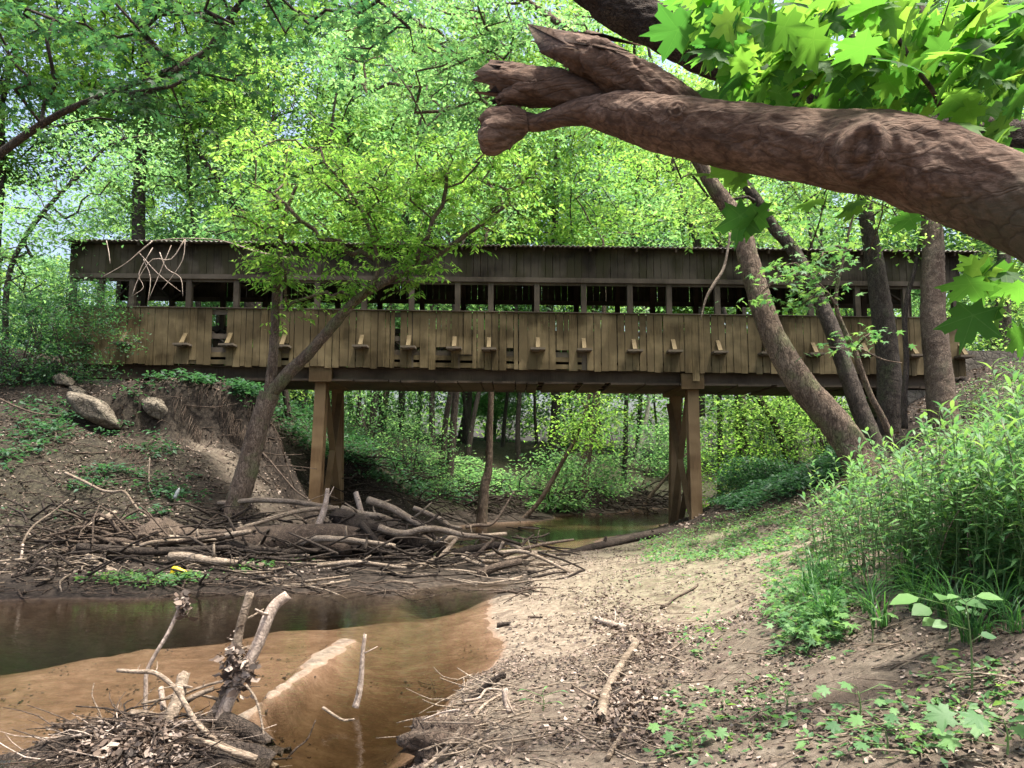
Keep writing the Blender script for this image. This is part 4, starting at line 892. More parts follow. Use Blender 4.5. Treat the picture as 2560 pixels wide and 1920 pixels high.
# ------------------------------------------------------------------ driftwood: every log a thing
def log(label, path, Y0, Y1, hw, mat='drift', conv=None, name='driftwood_log', cat='log', forks=(), taper=.75, rough=.1, sides=10, group=None, jag=.6, k_=.3125, root=None, drop=0):
    """hw: half width in pixels of the measuring view, k_ its scale"""
    pts = px(path, Y0, Y1, conv); n_ = len(pts); Ym = (Y0+Y1)/2; r0 = hw*k_/F*Ym
    for q in pts: q[2] -= drop
    rad = [r0*(1-(1-taper)*i/(n_-1)) for i in range(n_)]
    mb = MB(); mb.tube(pts, rad, sides, rough=rough, fr=3/max(.3, r0*10), sub=5, seed=random.uniform(0, 90), jag=jag)
    for i in range(1, n_-1):                          # snapped side twigs
        if random.random() < .5:
            q = pts[i]; d_ = rng.normal(0, 1, 3); d_[2] = abs(d_[2])*.7; d_ /= np.linalg.norm(d_); l_ = random.uniform(2.5, 7)*rad[i]; mb.tube([q, q+d_*l_*.5, q+d_*l_+rng.normal(0, .1, 3)*l_], [rad[i]*.35, rad[i]*.28, rad[i]*.15], 6)
    for fp in forks:
        fpts = px(fp[0], Y0+(Y1-Y0)*fp[2], Y0+(Y1-Y0)*fp[2]-.15, conv); mb.tube(fpts, [fp[1]*k_/F*Ym*(1-.5*i/(len(fpts)-1)) for i in range(len(fpts))], 7, rough=rough, sub=4, seed=random.uniform(0, 90))
    loc = pts[0].copy(); o = mb.build(name, M[mat], loc=loc); tag(o, label, cat, group); return o
J = 'driftwood jammed under the bridge'
LG = [
 ('smooth arched grey pole reaching from the leaning tree to the left pier', [(-150,715),(0,700),(150,692),(320,700),(450,715),(640,745)], 15.6,15.0, 19,'drift', zA, .9),
 ('grey pole sloping from the left pier down to the water near the yellow plastic', [(680,745),(450,760),(250,810),(0,890),(-120,960),(-270,1060),(-420,1160),(-620,1240),(-780,1310)], 15.0,11.9, 19,'drift', zA, .6),
 ('broad pale splintered slab standing upright against the left pier', [(500,985),(520,920),(545,860),(575,780),(595,700),(605,610)], 14.6,14.8, 34,'drift_pale', zA, .4),
 ('short pale snapped stub standing up behind the jam', [(840,790),(828,740),(815,690),(800,640)], 15.3,15.5, 20,'drift_pale', zA, .9),
 ('pale-tipped log slanting down right along the top of the jam', [(885,690),(960,715),(1050,750),(1120,790),(1180,825),(1290,890)], 15.2,14.8, 28,'drift', zA, .9),
 ('long winding grey branch across the front of the jam ending at the pool', [(960,880),(1040,910),(1150,922),(1250,895),(1350,890),(1450,910),(1550,935),(1680,945),(1800,965),(1900,1010),(2000,1050),(2180,1080)], 13.9,13.6, 27,'drift', zA, .4),
 ('thick grey stump log lying at the foot of the left pier', [(540,975),(600,995),(670,1020),(750,1045)], 13.8,13.5, 46,'drift_brown', zA, .9),
 ('curved branch behind the pale-tipped log, running to the right', [(1200,745),(1300,785),(1400,830),(1450,870),(1530,885)], 15.4,15.2, 18,'drift', zA, .7),
 ('splintered tan log sloping right from the dark root mass', [(700,750),(820,785),(950,800),(1020,820),(1090,855)], 15.0,14.9, 26,'drift', zA, .6),
 ('dark wet branch leaning down through the hollow of the jam', [(840,860),(880,900),(930,960),(1000,1060)], 14.2,13.6, 24,'drift_dark', zA, .8),
 ('crooked short branch poking right in the middle of the jam', [(1240,930),(1300,960),(1350,985),(1400,960),(1430,935)], 14,13.8, 14,'drift', zA, .7),
 ('branch slanting up right from the mud in front of the jam', [(1170,1210),(1260,1150),(1350,1100),(1420,1050),(1460,1000),(1495,960)], 12.6,13.4, 20,'drift', zA, .7),
 ('brown rotten log on the mud at the right foot of the jam', [(1640,1205),(1720,1175),(1800,1145),(1940,1115)], 12.4,12.8, 30,'drift_brown', zA, .8),
 ('slim tan stick above the brown rotten log', [(1670,1110),(1760,1115),(1850,1100),(1990,1070)], 12.8,13.2, 13,'drift', zA, .7),
 ('tan stick sloping down right between the jam and the pool', [(1530,1085),(1600,1115),(1650,1135),(1740,1160)], 13,12.8, 13,'drift', zA, .7),
 ('bent dark branch under the long winding one', [(1580,1110),(1650,1060),(1700,1010),(1750,965)], 13.2,13.6, 16,'drift_brown', zA, .7),
 ('hooked thin branch at the right of the jam', [(1820,980),(1790,1040),(1750,1080),(1680,1095)], 13.2,13.2, 11,'drift', zA, .7),
 ('long black sodden log along the mud in the middle of the jam', [(720,1130),(850,1140),(1000,1150),(1120,1150),(1240,1145)], 12.9,13.1, 40,'drift_dark', zA, .9),
 ('split tan log lying left of the left pier on the mud', [(-60,1040),(60,1030),(150,1035),(300,1060),(470,1082)], 13.3,13.0, 30,'drift', zA, .5),
 ('pale curved stick at the water edge in front of the jam', [(400,1300),(480,1295),(560,1285),(650,1262)], 11.5,11.6, 13,'drift_pale', zA, 1),
 ('thin straight stick lying on the mud flat before the jam', [(910,1216),(1050,1212),(1200,1207),(1350,1203)], 12.3,12.3, 6,'drift', zA, .8),
 ('dark smooth branch curving up out of the far pool', [(1560,880),(1640,865),(1720,865),(1770,830),(1820,760),(1860,690),(1895,635)], 16.4,16.8, 14,'drift_brown', zA, .3),
 ('short forked stick poking up at the pool edge', [(1945,1010),(1980,970),(2030,932)], 14.2,14.4, 12,'drift_brown', zA, .5),
 ('dark log behind the winding branch near the pool', [(1480,1060),(1600,1035),(1720,1010),(1820,1000)], 14.2,14.2, 30,'drift_dark', zA, .8),
 ('straight dark pole across the back of the jam', [(1060,800),(1200,840),(1350,880),(1500,900)], 15.2,15.2, 16,'drift_brown', zA, .7),
 ('long dark trunk lying from the jam to the foot of the right pier', [(1130,245),(1220,235),(1330,200),(1450,165),(1560,140),(1700,105),(1850,78),(2000,62),(2160,45)], 15.2,19.4, 28,'drift_dark', zC, .8),
 ('short branched root end sticking up from the long dark trunk', [(1480,180),(1500,140),(1510,100)], 17,17, 14,'drift_dark', zC, .6),
 ('stout grey branch dipping into the water at the lower left of the jam', [(610,1355),(660,1410),(720,1445),(860,1500),(960,1570),(1020,1600),(1100,1625)], 12.0,11.3, 30,'drift', z4, .9),
 ('dark bark-covered log half buried at the left edge of the picture', [(-60,1430),(100,1470),(250,1500),(400,1520),(520,1530)], 11.8,11.7, 42,'drift_dark', z4, .8),
 ('tan pole lying along the water at the left edge', [(-60,1500),(80,1535),(200,1570),(330,1590)], 11.3,11.3, 17,'drift', z4, .7),
 ('stubby pale log leaning on the left bank', [(540,1200),(610,1165),(700,1110),(795,1065)], 12.9,13.6, 28,'drift', z4, .9),
 ('thin bare branch curving up the left bank, upper part of a white stick', [(140,1310),(180,1220),(230,1150),(300,1095),(360,1055),(475,965)], 12.2,12.7, 9,'drift', z4, .6),
 ('white peeled stick standing at the left edge of the jam', [(158,1275),(150,1340),(138,1420),(155,1490),(175,1550)], 12.0,11.7, 9,'drift_pale', z4, .8),
 ('thin branch lying down the left bank slope with a bend', [(450,780),(560,830),(640,870),(700,900),(780,912),(860,910),(920,990),(980,1060),(1040,1110)], 14.6,13.8, 10,'drift', z4, .8),
 ('short grey log beside the stout branch above the water', [(920,1500),(980,1470),(1055,1450)], 12.0,12.2, 20,'drift_brown', z4, .9),
 ('long thin tan stick along the water edge left of the pale curved stick', [(1290,1625),(1400,1600),(1500,1580),(1640,1568),(1750,1570),(1950,1585)], 11.3,11.5, 11,'drift', z4, .8),
 ('thin drooping root on the left bank under the bridge', [(1035,680),(1030,780),(1035,880),(1065,945)], 15.6,15.0, 5,'drift', z4, .7),
 ('low branch lying high on the left bank', [(0,270),(130,330),(260,370),(420,385)], 16.8,16.8, 8,'drift_brown', z4, .7),
 ('short leaning stick between the tree foot and the big trunk', [(1650,1130),(1700,1190),(1740,1240),(1780,1290)], 14,13.6, 14,'drift', z4, .8),
 ('thin pole lying up the bank left of the leaning tree', [(1240,1185),(1340,1160),(1440,1115),(1510,1065)], 14.6,14.8, 10,'drift_brown', z4, .7),
 ('dark pole on the slope right of the leaning tree', [(1780,610),(1860,690),(1960,810),(2040,900),(2120,960)], 18.0,17.2, 7,'drift_brown', z4, .8),
]
random.seed(5)
for l_, path, ya, yb, hw, mt_, conv, tp in LG:
    log(l_, path, ya, yb, hw, mt_, conv, taper=tp, k_=.3516 if conv is zC else .3125, group=None)
random.seed(123)
for i in range(24):
    sx_ = random.uniform(430, 1120) if i % 3 else random.uniform(30, 430); q = hit(sx_, random.uniform(1175, 1245)); L_ = random.uniform(.9, 2.4); a_ = random.gauss(0, .35); r_ = random.uniform(.03, .085)
    e = q+np.array([math.cos(a_)*L_, math.sin(a_)*L_*.8, random.uniform(-.1, .45)]); q = q+np.array([0, 0, random.uniform(.02, .25)]); m_ = (q+e)/2+rng.normal(0, .06, 3)*L_
    mb = MB(); mb.tube([q, q*.6+m_*.4+rng.normal(0, .03, 3), m_, e], [r_, r_*.95, r_*.85, r_*.55], 12, rough=.16, fr=4, sub=6, seed=i*3, jag=1); mb.tube([m_, m_+np.array([random.uniform(-.2,.2), -.05, random.uniform(.1,.3)])], [r_*.4, r_*.2], 6)
    o = mb.build('driftwood_log', M[('drift', 'drift_brown', 'drift_dark', 'drift')[i % 4]], loc=q); tag(o, 'weathered log packed among the others of the driftwood jam', 'log', 'logs packed in the driftwood jam')
# great fallen trunk with its root wad
ft = thing('fallen_trunk', P(*z4(1250,1290), 14.0), 'huge fallen trunk with torn root mass lying left of the left pier', 'log')
mb = MB(); mb.tube(px([z4(*q) for q in ((1080,1240),(1200,1265),(1400,1285),(1700,1270),(2000,1240),(2300,1225))]+[zA(760,960),zA(1000,1000)], 13.4, 14.4), [.42,.33,.28,.27,.27,.26,.24,.2], 22, rough=.16, fr=1.5, sub=7, seed=31, jag=.5); mb.build('trunk', M['drift_brown'], ft)
mb = MB(); mb.tube(px([z4(1120,1150), z4(1040,1230), z4(960,1330), z4(870,1440)], 13.2, 12.6), [.2,.26,.22,.12], 16, rough=.3, fr=3, sub=5, seed=3)
random.seed(8)
for i in range(75):
    a_ = P(*z4(random.uniform(850,1200), random.uniform(1160,1420)), random.uniform(12.6, 13.4)); L_ = random.uniform(.6, 2.6)
    b_ = a_+np.array([-L_*random.uniform(.4, 1), random.uniform(-.5, .3), random.uniform(-.35, .25)]); b_[2] = max(b_[2], h(b_[0], b_[1])+.03)
    m_ = (a_+b_)/2+rng.normal(0, .12, 3)*L_; m2 = a_*.25+b_*.75+rng.normal(0, .08, 3)*L_
    r_ = random.uniform(.012, .04); mb.tube([a_, m_, m2, b_], [r_, r_*.8, r_*.6, r_*.3], 6, rough=.1, sub=3, caps=False)
mb.build('roots', M['drift_brown'], ft)
# dark heart of the jam
mb = MB(); random.seed(9)
rw_ = thing('root_mass', P(*zA(850,950), 14.2), 'dark tangled root mass at the heart of the driftwood jam', 'roots')
mb.tube(px([zA(660,800), zA(760,850), zA(860,900), zA(1000,900)], 14.9, 14.4), [.16,.24,.26,.12], 16, rough=.35, fr=3, sub=5, seed=3)
mb.tube(px([zA(1000,900), zA(1150,960), zA(1280,1000), zA(1400,990)], 14.6, 14.2), [.18,.2,.2,.1], 16, rough=.35, fr=3, sub=5, seed=13)
for i in range(60):
    a_ = P(*zA(random.uniform(620,1400), random.uniform(780,1000)), random.uniform(14, 14.8)); th = random.uniform(0, 6.28); L_ = random.uniform(.3, 1.1)
    b_ = a_+np.array([math.cos(th)*L_, random.uniform(-.4, .1), -abs(math.sin(th))*L_*.7]); m_ = (a_+b_)/2+rng.normal(0, .12, 3)*L_; r_ = random.uniform(.008, .03)
    mb.tube([a_, m_, b_], [r_, r_*.8, r_*.4], 6, rough=.1, sub=3, caps=False)
mb.build('roots', M['drift_dark'], rw_)
# small debris sticks nobody could count
def debris(name, label, mat, n_, f, rmin, rmax, lmin, lmax, up=.15, cat='debris'):
    mb = MB()
    for i in range(n_):
        a_ = f(); L_ = random.uniform(lmin, lmax); th = random.uniform(0, 6.28); r_ = random.uniform(rmin, rmax)
        d_ = np.array([math.cos(th), math.sin(th)*.7, random.uniform(-up, up)]); b_ = a_+d_*L_
        b_[2] = max(b_[2], h(b_[0], b_[1])+r_*.5); m_ = (a_+b_)/2+rng.normal(0, .07, 3)*L_
        mb.tube([a_, m_, b_], [r_, r_*.85, r_*.5], 5, rough=0, sub=2)
    o = mb.build(name, M[mat]); tag(o, label, cat, kind='stuff'); return o
def on_screen(x0, x1, y0, y1, lift=0):
    def f():
        while True:
            q = hit(random.uniform(x0, x1), random.uniform(y0, y1))
            if q is not None: return q+np.array([0, 0, random.uniform(0, lift)])
    return f
random.seed(14)
debris('driftwood_debris', 'small sticks and bark strewn over the jam and mud flat', 'drift', 130, on_screen(0, 1180, 1190, 1275, .12), .006, .022, .25, 1.0)
debris('driftwood_debris', 'dark wet twigs packed beneath the jammed logs', 'drift_dark', 260, on_screen(450, 1180, 1160, 1250, .35), .008, .03, .3, 1.2, .3)
debris('bank_twigs', 'twigs and roots littering the left bank slope', 'drift_brown', 260, on_screen(0, 800, 900, 1220, .05), .004, .016, .3, 1.3, .1)
debris('sand_twigs', 'small twigs scattered on the sandy bank', 'drift', 420, on_screen(1050, 2200, 1200, 1655, .01), .0015, .006, .05, .35, .03)
debris('driftwood_twigs', 'twigs and sticks heaped round the root ball at the bottom', 'drift', 130, on_screen(930, 1130, 1480, 1655, .1), .002, .007, .1, .45, .3)
debris('driftwood_twigs', 'twigs mixed into the leaf heap by the half-buried log', 'drift', 110, on_screen(1290, 1480, 1310, 1655, .03), .002, .008, .1, .5, .15)
debris('bank_roots', 'dark roots and fallen twigs tangled along the far waterline of the pool', 'drift_dark', 420, on_screen(1000, 1450, 1075, 1118, .5), .012, .035, .4, 1.6, .5, 'roots')
debris('bank_roots', 'roots tangled down the far bank right of the left pier', 'drift_dark', 260, on_screen(740, 1050, 1000, 1130, .25), .008, .028, .4, 1.5, .4, 'roots')
debris('jam_roots', 'tangled dark roots spreading left of the fallen trunk along the bank foot', 'drift_dark', 170, on_screen(20, 560, 1110, 1262, .22), .008, .03, .3, 1.3, .4, 'roots')
debris('shore_twigs', 'twigs and dark mud-caked sticks along the far water edge', 'drift_brown', 150, on_screen(0, 1150, 1258, 1292, .04), .004, .016, .15, .8, .1)
# hanging roots under the eroded ledge
mb = MB(); random.seed(15)
for i in range(420):
    x_ = random.uniform(380, 640) if i % 2 else random.uniform(240, 330); y_ = (random.uniform(905, 975) if i % 2 else random.uniform(970, 1000)); q = hit(x_, y_)
    if q is None: continue
    L_ = random.uniform(.2, .75); e = q+np.array([random.uniform(-.1,.1), -.15, -L_]); m_ = (q+e)/2+np.array([random.uniform(-.08,.08), -.12, 0]); r_ = random.uniform(.003, .009)
    mb.tube([q+np.array([0, .05, .08]), m_, e], [r_, r_, r_*.5], 4, sub=2, caps=False)
hr = mb.build('exposed_roots', M['drift_brown']); tag(hr, 'fringe of thin roots hanging from the eroded left bank', 'roots', kind='stuff')

# foreground pile at lower left
FY = 5.4
FL = [
 ('left prong of the upright forked snag in the near debris pile', [(1080,1000),(1150,900),(1230,780),(1285,650),(1305,500),(1335,340),(1385,180)], 5.35, 5.45, 34, 'drift', .62),
 ('thick pale snapped prong leaning right in the near debris pile', [(1190,1010),(1230,860),(1310,680),(1385,550),(1440,430),(1490,300),(1530,240),(1590,195)], 5.3, 5.5, 36, 'drift_pale', .8),
 ('tall thin white stick with leaves caught on its tip, left in the near pile', [(803,840),(806,720),(812,620),(860,520),(920,420),(965,330),(1015,205)], 5.5, 5.6, 11, 'drift_pale', .9),
 ('long curved branch sweeping over the near debris pile to the right', [(650,610),(760,618),(860,625),(960,700),(1020,790),(1080,890),(1190,1000),(1280,1050),(1400,1090),(1530,1145)], 5.1, 4.9, 11, 'drift', 1.6),
 ('thick grey knobbly branch rising through the near pile', [(845,1160),(880,1040),(930,900),(985,770),(1000,700),(1015,635)], 4.9, 5.4, 36, 'drift', .95),
 ('short pale snapped stub beside the thick knobbly branch', [(905,830),(898,770),(890,705)], 5.4, 5.45, 16, 'drift_pale', .9),
 ('straight thin stick slanting between the white stick and the forked snag', [(785,792),(900,770),(1000,748),(1120,700),(1235,668)], 5.3, 5.3, 8, 'drift', .9),
 ('dark wet log lying at the right of the near debris pile', [(1230,900),(1320,930),(1410,970),(1490,1030)], 5.3, 5.2, 62, 'drift_dark', .6),
 ('pale crooked piece of wood lying across the middle of the near pile', [(720,850),(800,850),(880,865),(960,820),(1060,760),(1180,710)], 5.2, 5.3, 22, 'drift', .6),
 ('upright bark-wrapped stump at the left of the near debris pile', [(410,1060),(405,1000),(395,950),(400,895)], 5.1, 5.1, 48, 'drift_brown', .7),
 ('lone white stick standing in the shallow water by the sand strip', [(1965,815),(1985,740),(1998,640),(2005,520),(2018,412)], 5.75, 5.8, 19, 'drift_pale', .5),
 ('small twiggy stick lying in the shallows right of the sand strip', [(1785,815),(1850,860),(1900,885),(1960,880)], 5.5, 5.4, 9, 'drift', .6),
 ('thin twig rising from the water at the bottom beside the near pile', [(1580,1105),(1640,1040),(1700,990),(1745,885)], 4.95, 5.0, 6, 'drift_brown', .5),
 ('thin twig arching right from the forked snag down to the dark log', [(1360,690),(1410,760),(1440,860),(1462,1000)], 5.3, 5.2, 7, 'drift', .8),
 ('thin forked twig pointing up at the left of the near pile', [(640,1040),(580,920),(545,830),(510,750),(520,680)], 5.1, 5.2, 5, 'drift', .5),
 ('light straight stick crossing the front of the near pile', [(1060,995),(1150,1010),(1300,1065),(1420,1100)], 4.85, 4.8, 17, 'drift', .7),
 ('grey stick poking out left from the bark-wrapped stump', [(295,908),(400,935),(520,960)], 5.1, 5.1, 9, 'drift', .8),
]
random.seed(6)
for l_, path, ya, yb, hw, mt_, tp in FL:
    log(l_, path, ya, yb, hw, mt_, zB, taper=tp, k_=.3907, name='driftwood_stick', cat='stick', sides=12, rough=.12)
random.seed(16)
def pile_f():
    a_ = random.uniform(0, 6.28); r_ = math.sqrt(random.random()); q = G(*zB(780+math.cos(a_)*r_*480, 1050+math.sin(a_)*r_*110), 0); hgt = .19*(1-r_*r_); return q+np.array([0, 0, random.uniform(0, hgt)])
debris('debris_twigs', 'tangle of thin twigs in the near debris pile', 'drift_brown', 300, pile_f, .002, .007, .12, .6, .35)
debris('debris_twigs', 'pale dry twigs on top of the near debris pile', 'drift_pale', 110, pile_f, .0015, .005, .12, .5, .4)
debris('debris_twigs', 'dark wet twigs under the near debris pile', 'drift_dark', 150, pile_f, .004, .012, .12, .45, .3)
pp_ = []
for _ in range(7000):
    q = pile_f(); pp_.append(q)
for _ in range(420): pp_.append(P(*zB(random.gauss(1310, 34), random.gauss(610, 70)), random.uniform(5.3, 5.5)))
for _ in range(60): pp_.append(P(*zB(random.gauss(1012, 14), random.gauss(245, 30)), random.uniform(5.55, 5.65)))
a_ = rng.random(len(pp_))*6.283
dl = leaves('debris_leaves', np.array(pp_), .058, T_DEAD, M['litter'], tilt=1.2, droop=.3, rnd=rng.random(len(pp_))**1.3); tag(dl, 'dead wet leaves matted through the near debris pile', 'leaf litter', kind='stuff')
mb = MB(); nn = 60; gx = np.linspace(-1, 1, nn); V = []; q0 = G(*zB(780, 1060), 0)
for j in gx:
    for i in gx:
        r2 = i*i+j*j; V.append((q0[0]+i*.85, q0[1]+j*.34, (.12*max(-.5, 1-r2)+.16*float(fbm(i*4+9, j*4, 4)))-.03))
mb.add(V, [(j*nn+i, j*nn+i+1, (j+1)*nn+i+1, (j+1)*nn+i) for j in range(nn-1) for i in range(nn-1)])
o = mb.build('debris_mud', M['drift_dark']); tag(o, 'dark muddy core of the near debris pile', 'mud', kind='stuff')

# clump at the bottom centre and items on the sand
CL = [
 ('crooked pale root reaching left over the water from the bottom clump', [(610,1165),(540,1175),(480,1190),(385,1226)], 4.75, 4.8, 8, 'drift_pale', .6),
 ('pale stick slanting down left across the root ball at the bottom', [(620,1280),(560,1370),(480,1450),(380,1530)], 4.5, 4.3, 14, 'drift', .8),
 ('thick stick crossing the root ball at the bottom', [(740,1305),(640,1375),(560,1430),(470,1480)], 4.5, 4.4, 17, 'drift', .9),
 ('stick leaning right above the root ball', [(700,1205),(770,1130),(870,1070)], 4.9, 5.1, 10, 'drift', .8),
 ('arched pale root above the root ball', [(640,1110),(730,1095),(780,1040),(880,1045)], 5.0, 5.2, 9, 'drift_pale', .8),
 ('pale broken stub standing beside the root ball', [(925,1180),(900,1130),(890,1040)], 4.95, 5.0, 24, 'drift_pale', .8),
 ('thin bent twig lying right of the root ball', [(740,1345),(830,1335),(900,1315),(1030,1300)], 4.55, 4.6, 6, 'drift', .7),
 ('short dark stick on the mud below the bent twig', [(1005,1365),(940,1420),(870,1485)], 4.4, 4.2, 11, 'drift_brown', .9),
 ('thin branch lying between the stub and the small green seedling', [(820,1260),(900,1215),(1040,1175)], 4.7, 4.8, 8, 'drift', .7),
 ('black waterlogged bark slab at the edge of the near pool', [(610,1060),(680,1020),(760,970),(830,950),(885,935)], 5.55, 5.7, 30, 'drift_dark', .6),
 ('upper end of a half-buried grey log with leaves heaped round it', [(1440,508),(1490,560),(1560,610),(1640,700)], 8.2, 7.3, 17, 'drift_pale', 1),
 ('long half-buried grey log running down the sand to the bottom', [(1650,760),(1690,840),(1670,950),(1630,1050),(1580,1150),(1530,1240),(1500,1320),(1480,1400)], 6.9, 4.6, 27, 'drift', 1),
 ('short tan stick lying at the bottom right of the half-buried log', [(1670,1345),(1600,1420),(1520,1520)], 4.55, 4.1, 19, 'drift', .9),
 ('thin upright stick beside the lower end of the half-buried log', [(1468,1240),(1468,1320),(1460,1400)], 4.8, 4.5, 11, 'drift_brown', .8),
 ('small dark cone-shaped log piece lying on the open sand', [(840,600),(880,602),(915,605)], 8.6, 8.6, 14, 'drift_dark', .8),
 ('small crooked twig on the sand right of the dark log piece', [(1030,580),(1080,585),(1120,590)], 8.8, 8.8, 7, 'drift_brown', .8),
 ('thin branch on the sand below the clump of dark roots', [(1210,370),(1290,360),(1380,335)], 11.6, 11.8, 9, 'drift_dark', .8),
 ('dark branch lying in the leaf trail at the right of the sand', [(1850,640),(1900,570),(1960,545),(2080,520)], 8.2, 9.0, 9, 'drift_brown', .7),
]
random.seed(17)
for l_, path, ya, yb, hw, mt_, tp in CL:
    pts = []
    lift = 0 if ya < 5.3 and path[0][0] < 1100 else None
    o = log(l_, path, ya, yb, hw, mt_, zC, taper=tp, k_=.3516, name='driftwood_stick', cat='stick', sides=12, rough=.12)
    if lift is None:                                   # lay it on the ground
        me = o.data; co = np.zeros(len(me.vertices)*3); me.vertices.foreach_get('co', co); co = co.reshape(-1, 3)+np.array(o.location)
        r_ = hw*.3516/F*(ya+yb)/2; cz_ = hz(co[:, 0], co[:, 1]); conv_pts = np.array(px(path, ya, yb, zC)); 
        ln = np.array([np.interp(yv, sorted(conv_pts[:, 1]), conv_pts[np.argsort(conv_pts[:, 1]), 2]) for yv in co[:, 1]]) if abs(ya-yb) > .3 else conv_pts[:, 2].mean()
        co[:, 2] = co[:, 2]-ln+cz_+r_*.95; co -= np.array(o.location); me.vertices.foreach_set('co', co.ravel()); me.update()
# root ball
mb = MB(); q0 = hit(*zC(560, 1400)); q0 = q0 if q0 is not None else G(*zC(560,1400), .1)
u = np.linspace(0, math.pi, 22); v_ = np.linspace(0, 2*math.pi, 36, endpoint=False); V = []
for a_ in u:
    for b_ in v_:
        d_ = np.array([math.sin(a_)*math.cos(b_), math.sin(a_)*math.sin(b_), math.cos(a_)]); r_ = 1+.9*float(fbm(d_[0]*2.2+5, d_[1]*2.2+d_[2]*2, 4)); V.append(q0+d_*r_*np.array([.3, .2, .13])*(1+.5*float(fbm(b_*6, a_*7, 3)))+np.array([0, .05, .0]))
mb.add(V, [(i*36+j, (i+1)*36+j, (i+1)*36+(j+1) % 36, i*36+(j+1) % 36) for i in range(21) for j in range(36)])
o = mb.build('root_ball', M['drift_brown'], loc=q0); tag(o, 'crumbling brown root ball at the water edge at the bottom centre', 'roots')

# boulders
def boulder(label, c_, r3, seed):
    mb = MB(); V = []; u = np.linspace(0, math.pi, 26); v_ = np.linspace(0, 2*math.pi, 40, endpoint=False)
    cr = np.random.default_rng(seed); pl = cr.normal(0, 1, (14, 3)); pl /= np.linalg.norm(pl, axis=1)[:, None]; dd = cr.uniform(.5, .9, 14)
    for a_ in u:
        for b_ in v_:
            d_ = np.array([math.sin(a_)*math.cos(b_), math.sin(a_)*math.sin(b_), math.cos(a_)]); dt = pl@d_; r_ = min([1.0]+[dd[i]/dt[i] for i in range(14) if dt[i] > .05]); r_ *= 1+.25*float(fbm(d_[0]*3+seed, d_[1]*3+d_[2]*3, 5)); q = d_*r_*np.array(r3)
            s_ = math.sin(-.55); c2 = math.cos(-.55); q = np.array([q[0]*c2-q[2]*s_*1, q[1], q[0]*s_+q[2]*c2]); V.append(np.array(c_)+q)
    mb.add(V, [(i*40+j, (i+1)*40+j, (i+1)*40+(j+1) % 40, i*40+(j+1) % 40) for i in range(25) for j in range(40)])
    o = mb.build('boulder', M['rock'], loc=c_); tag(o, label, 'boulder'); return o
boulder('large pale angular boulder on the left bank below the bridge end', P(203, 884, 17.6), (.72, .5, .34), 4)
boulder('rounded brown boulder in the shrub above the large pale one', P(138, 822, 18.6), (.32, .3, .2), 8)
boulder('small dark stone between the two boulders on the left bank', P(170, 852, 18.4), (.28, .3, .16), 12)
boulder('crumbling clay block at the top of the eroded bank under the bridge', P(345, 885, 18.3), (.45, .4, .25), 16)

# litter: bottles and yellow plastic
def bottle(label, c_, ax, L_=.26, r_=.045, mat='bottle'):
    root = thing('plastic_bottle', c_, label, 'bottle'); a_ = np.array(ax, float); a_ /= np.linalg.norm(a_); c_ = np.array(c_)
    mb = MB(); prof = [(0, .6), (.03, 1), (.25, 1), (.3, .93), (.35, 1), (.62, 1), (.8, .62), (.92, .33)]
    mb.tube([c_+a_*L_*t for t, _ in prof], [r_*q for _, q in prof], 16); mb.build('body', M[mat], root)
    mb = MB(); mb.tube([c_+a_*L_*.925, c_+a_*L_], r_*.36, 12); mb.build('cap', M['drift_pale'], root)
bottle('white plastic bottle lying on the debris below the yellow plastic', P(*z4(1150,1575), 11.5), (1, -.1, .55), .38, .055)
bottle('small clear plastic bottle at the water edge near the left', P(*z4(425,1610), 11.3), (.1, 0, 1), .16, .045)
bottle('clear plastic bottle lying on the left bank slope', P(*z4(1205,960), 14.9), (.25, .2, .8), .24, .035)
mb = MB(); yc = [P(*z4(*q), 11.55) for q in ((1180,1520),(1190,1475),(1205,1440),(1260,1460),(1285,1475))]
mb.tube(yc, .032, 10, sub=5); mb.tube([P(*z4(1200,1520),11.58), P(*z4(1222,1480),11.58)], .028, 8)
o = mb.build('yellow_plastic', M['yellow'], loc=yc[0]); tag(o, 'bent yellow plastic piece caught in the driftwood at the left', 'plastic')

# ------------------------------------------------------------------ leaf litter on the ground
random.seed(31)
def litter(name, label, x0, x1, y0, y1, n_, size, bias=1.0, cond=None, patch=.5):
    X0 = []; 
    xs_ = rng.uniform(x0, x1, n_*4); yy_ = rng.uniform(y0, y1, n_*4)
    keep = (vn(xs_*2.2, yy_*2.2)+.5*vn(xs_*7, yy_*7)-.25) > patch*rng.random(n_*4)**.6
    if cond is not None: keep &= cond(xs_, yy_)
    xs_, yy_ = xs_[keep][:n_], yy_[keep][:n_]; zz_ = hz(xs_, yy_); ok = zz_ > .015; xs_, yy_, zz_ = xs_[ok], yy_[ok], zz_[ok]
    pos = np.stack([xs_, yy_, zz_+.006], 1); n2_ = len(pos)
    o = leaves(name, pos, size, T_DEAD, M['litter'], tilt=.45, droop=0, rnd=rng.random(n2_)**bias); tag(o, label, 'leaf litter', kind='stuff'); return o
litter('leaf_litter', 'dead leaves scattered over the near sandy bank', -.8, 4, 2, 7, 15000, .032, 1.8, lambda x, y: x < .9*y, .7)
litter('leaf_litter', 'dead leaves on the sand and low grass towards the right pier', -.2, 7, 7, 18, 13000, .038, 1.6, None, .9)
litter('leaf_litter', 'brown leaf litter covering the left bank', -14, -2.5, 11.3, 23, 26000, .06, 2.0, None, .6)
litter('leaf_litter', 'leaf litter under the trees of the right bank', 4, 13, 7, 22, 9000, .08, 1.3, None, .5)
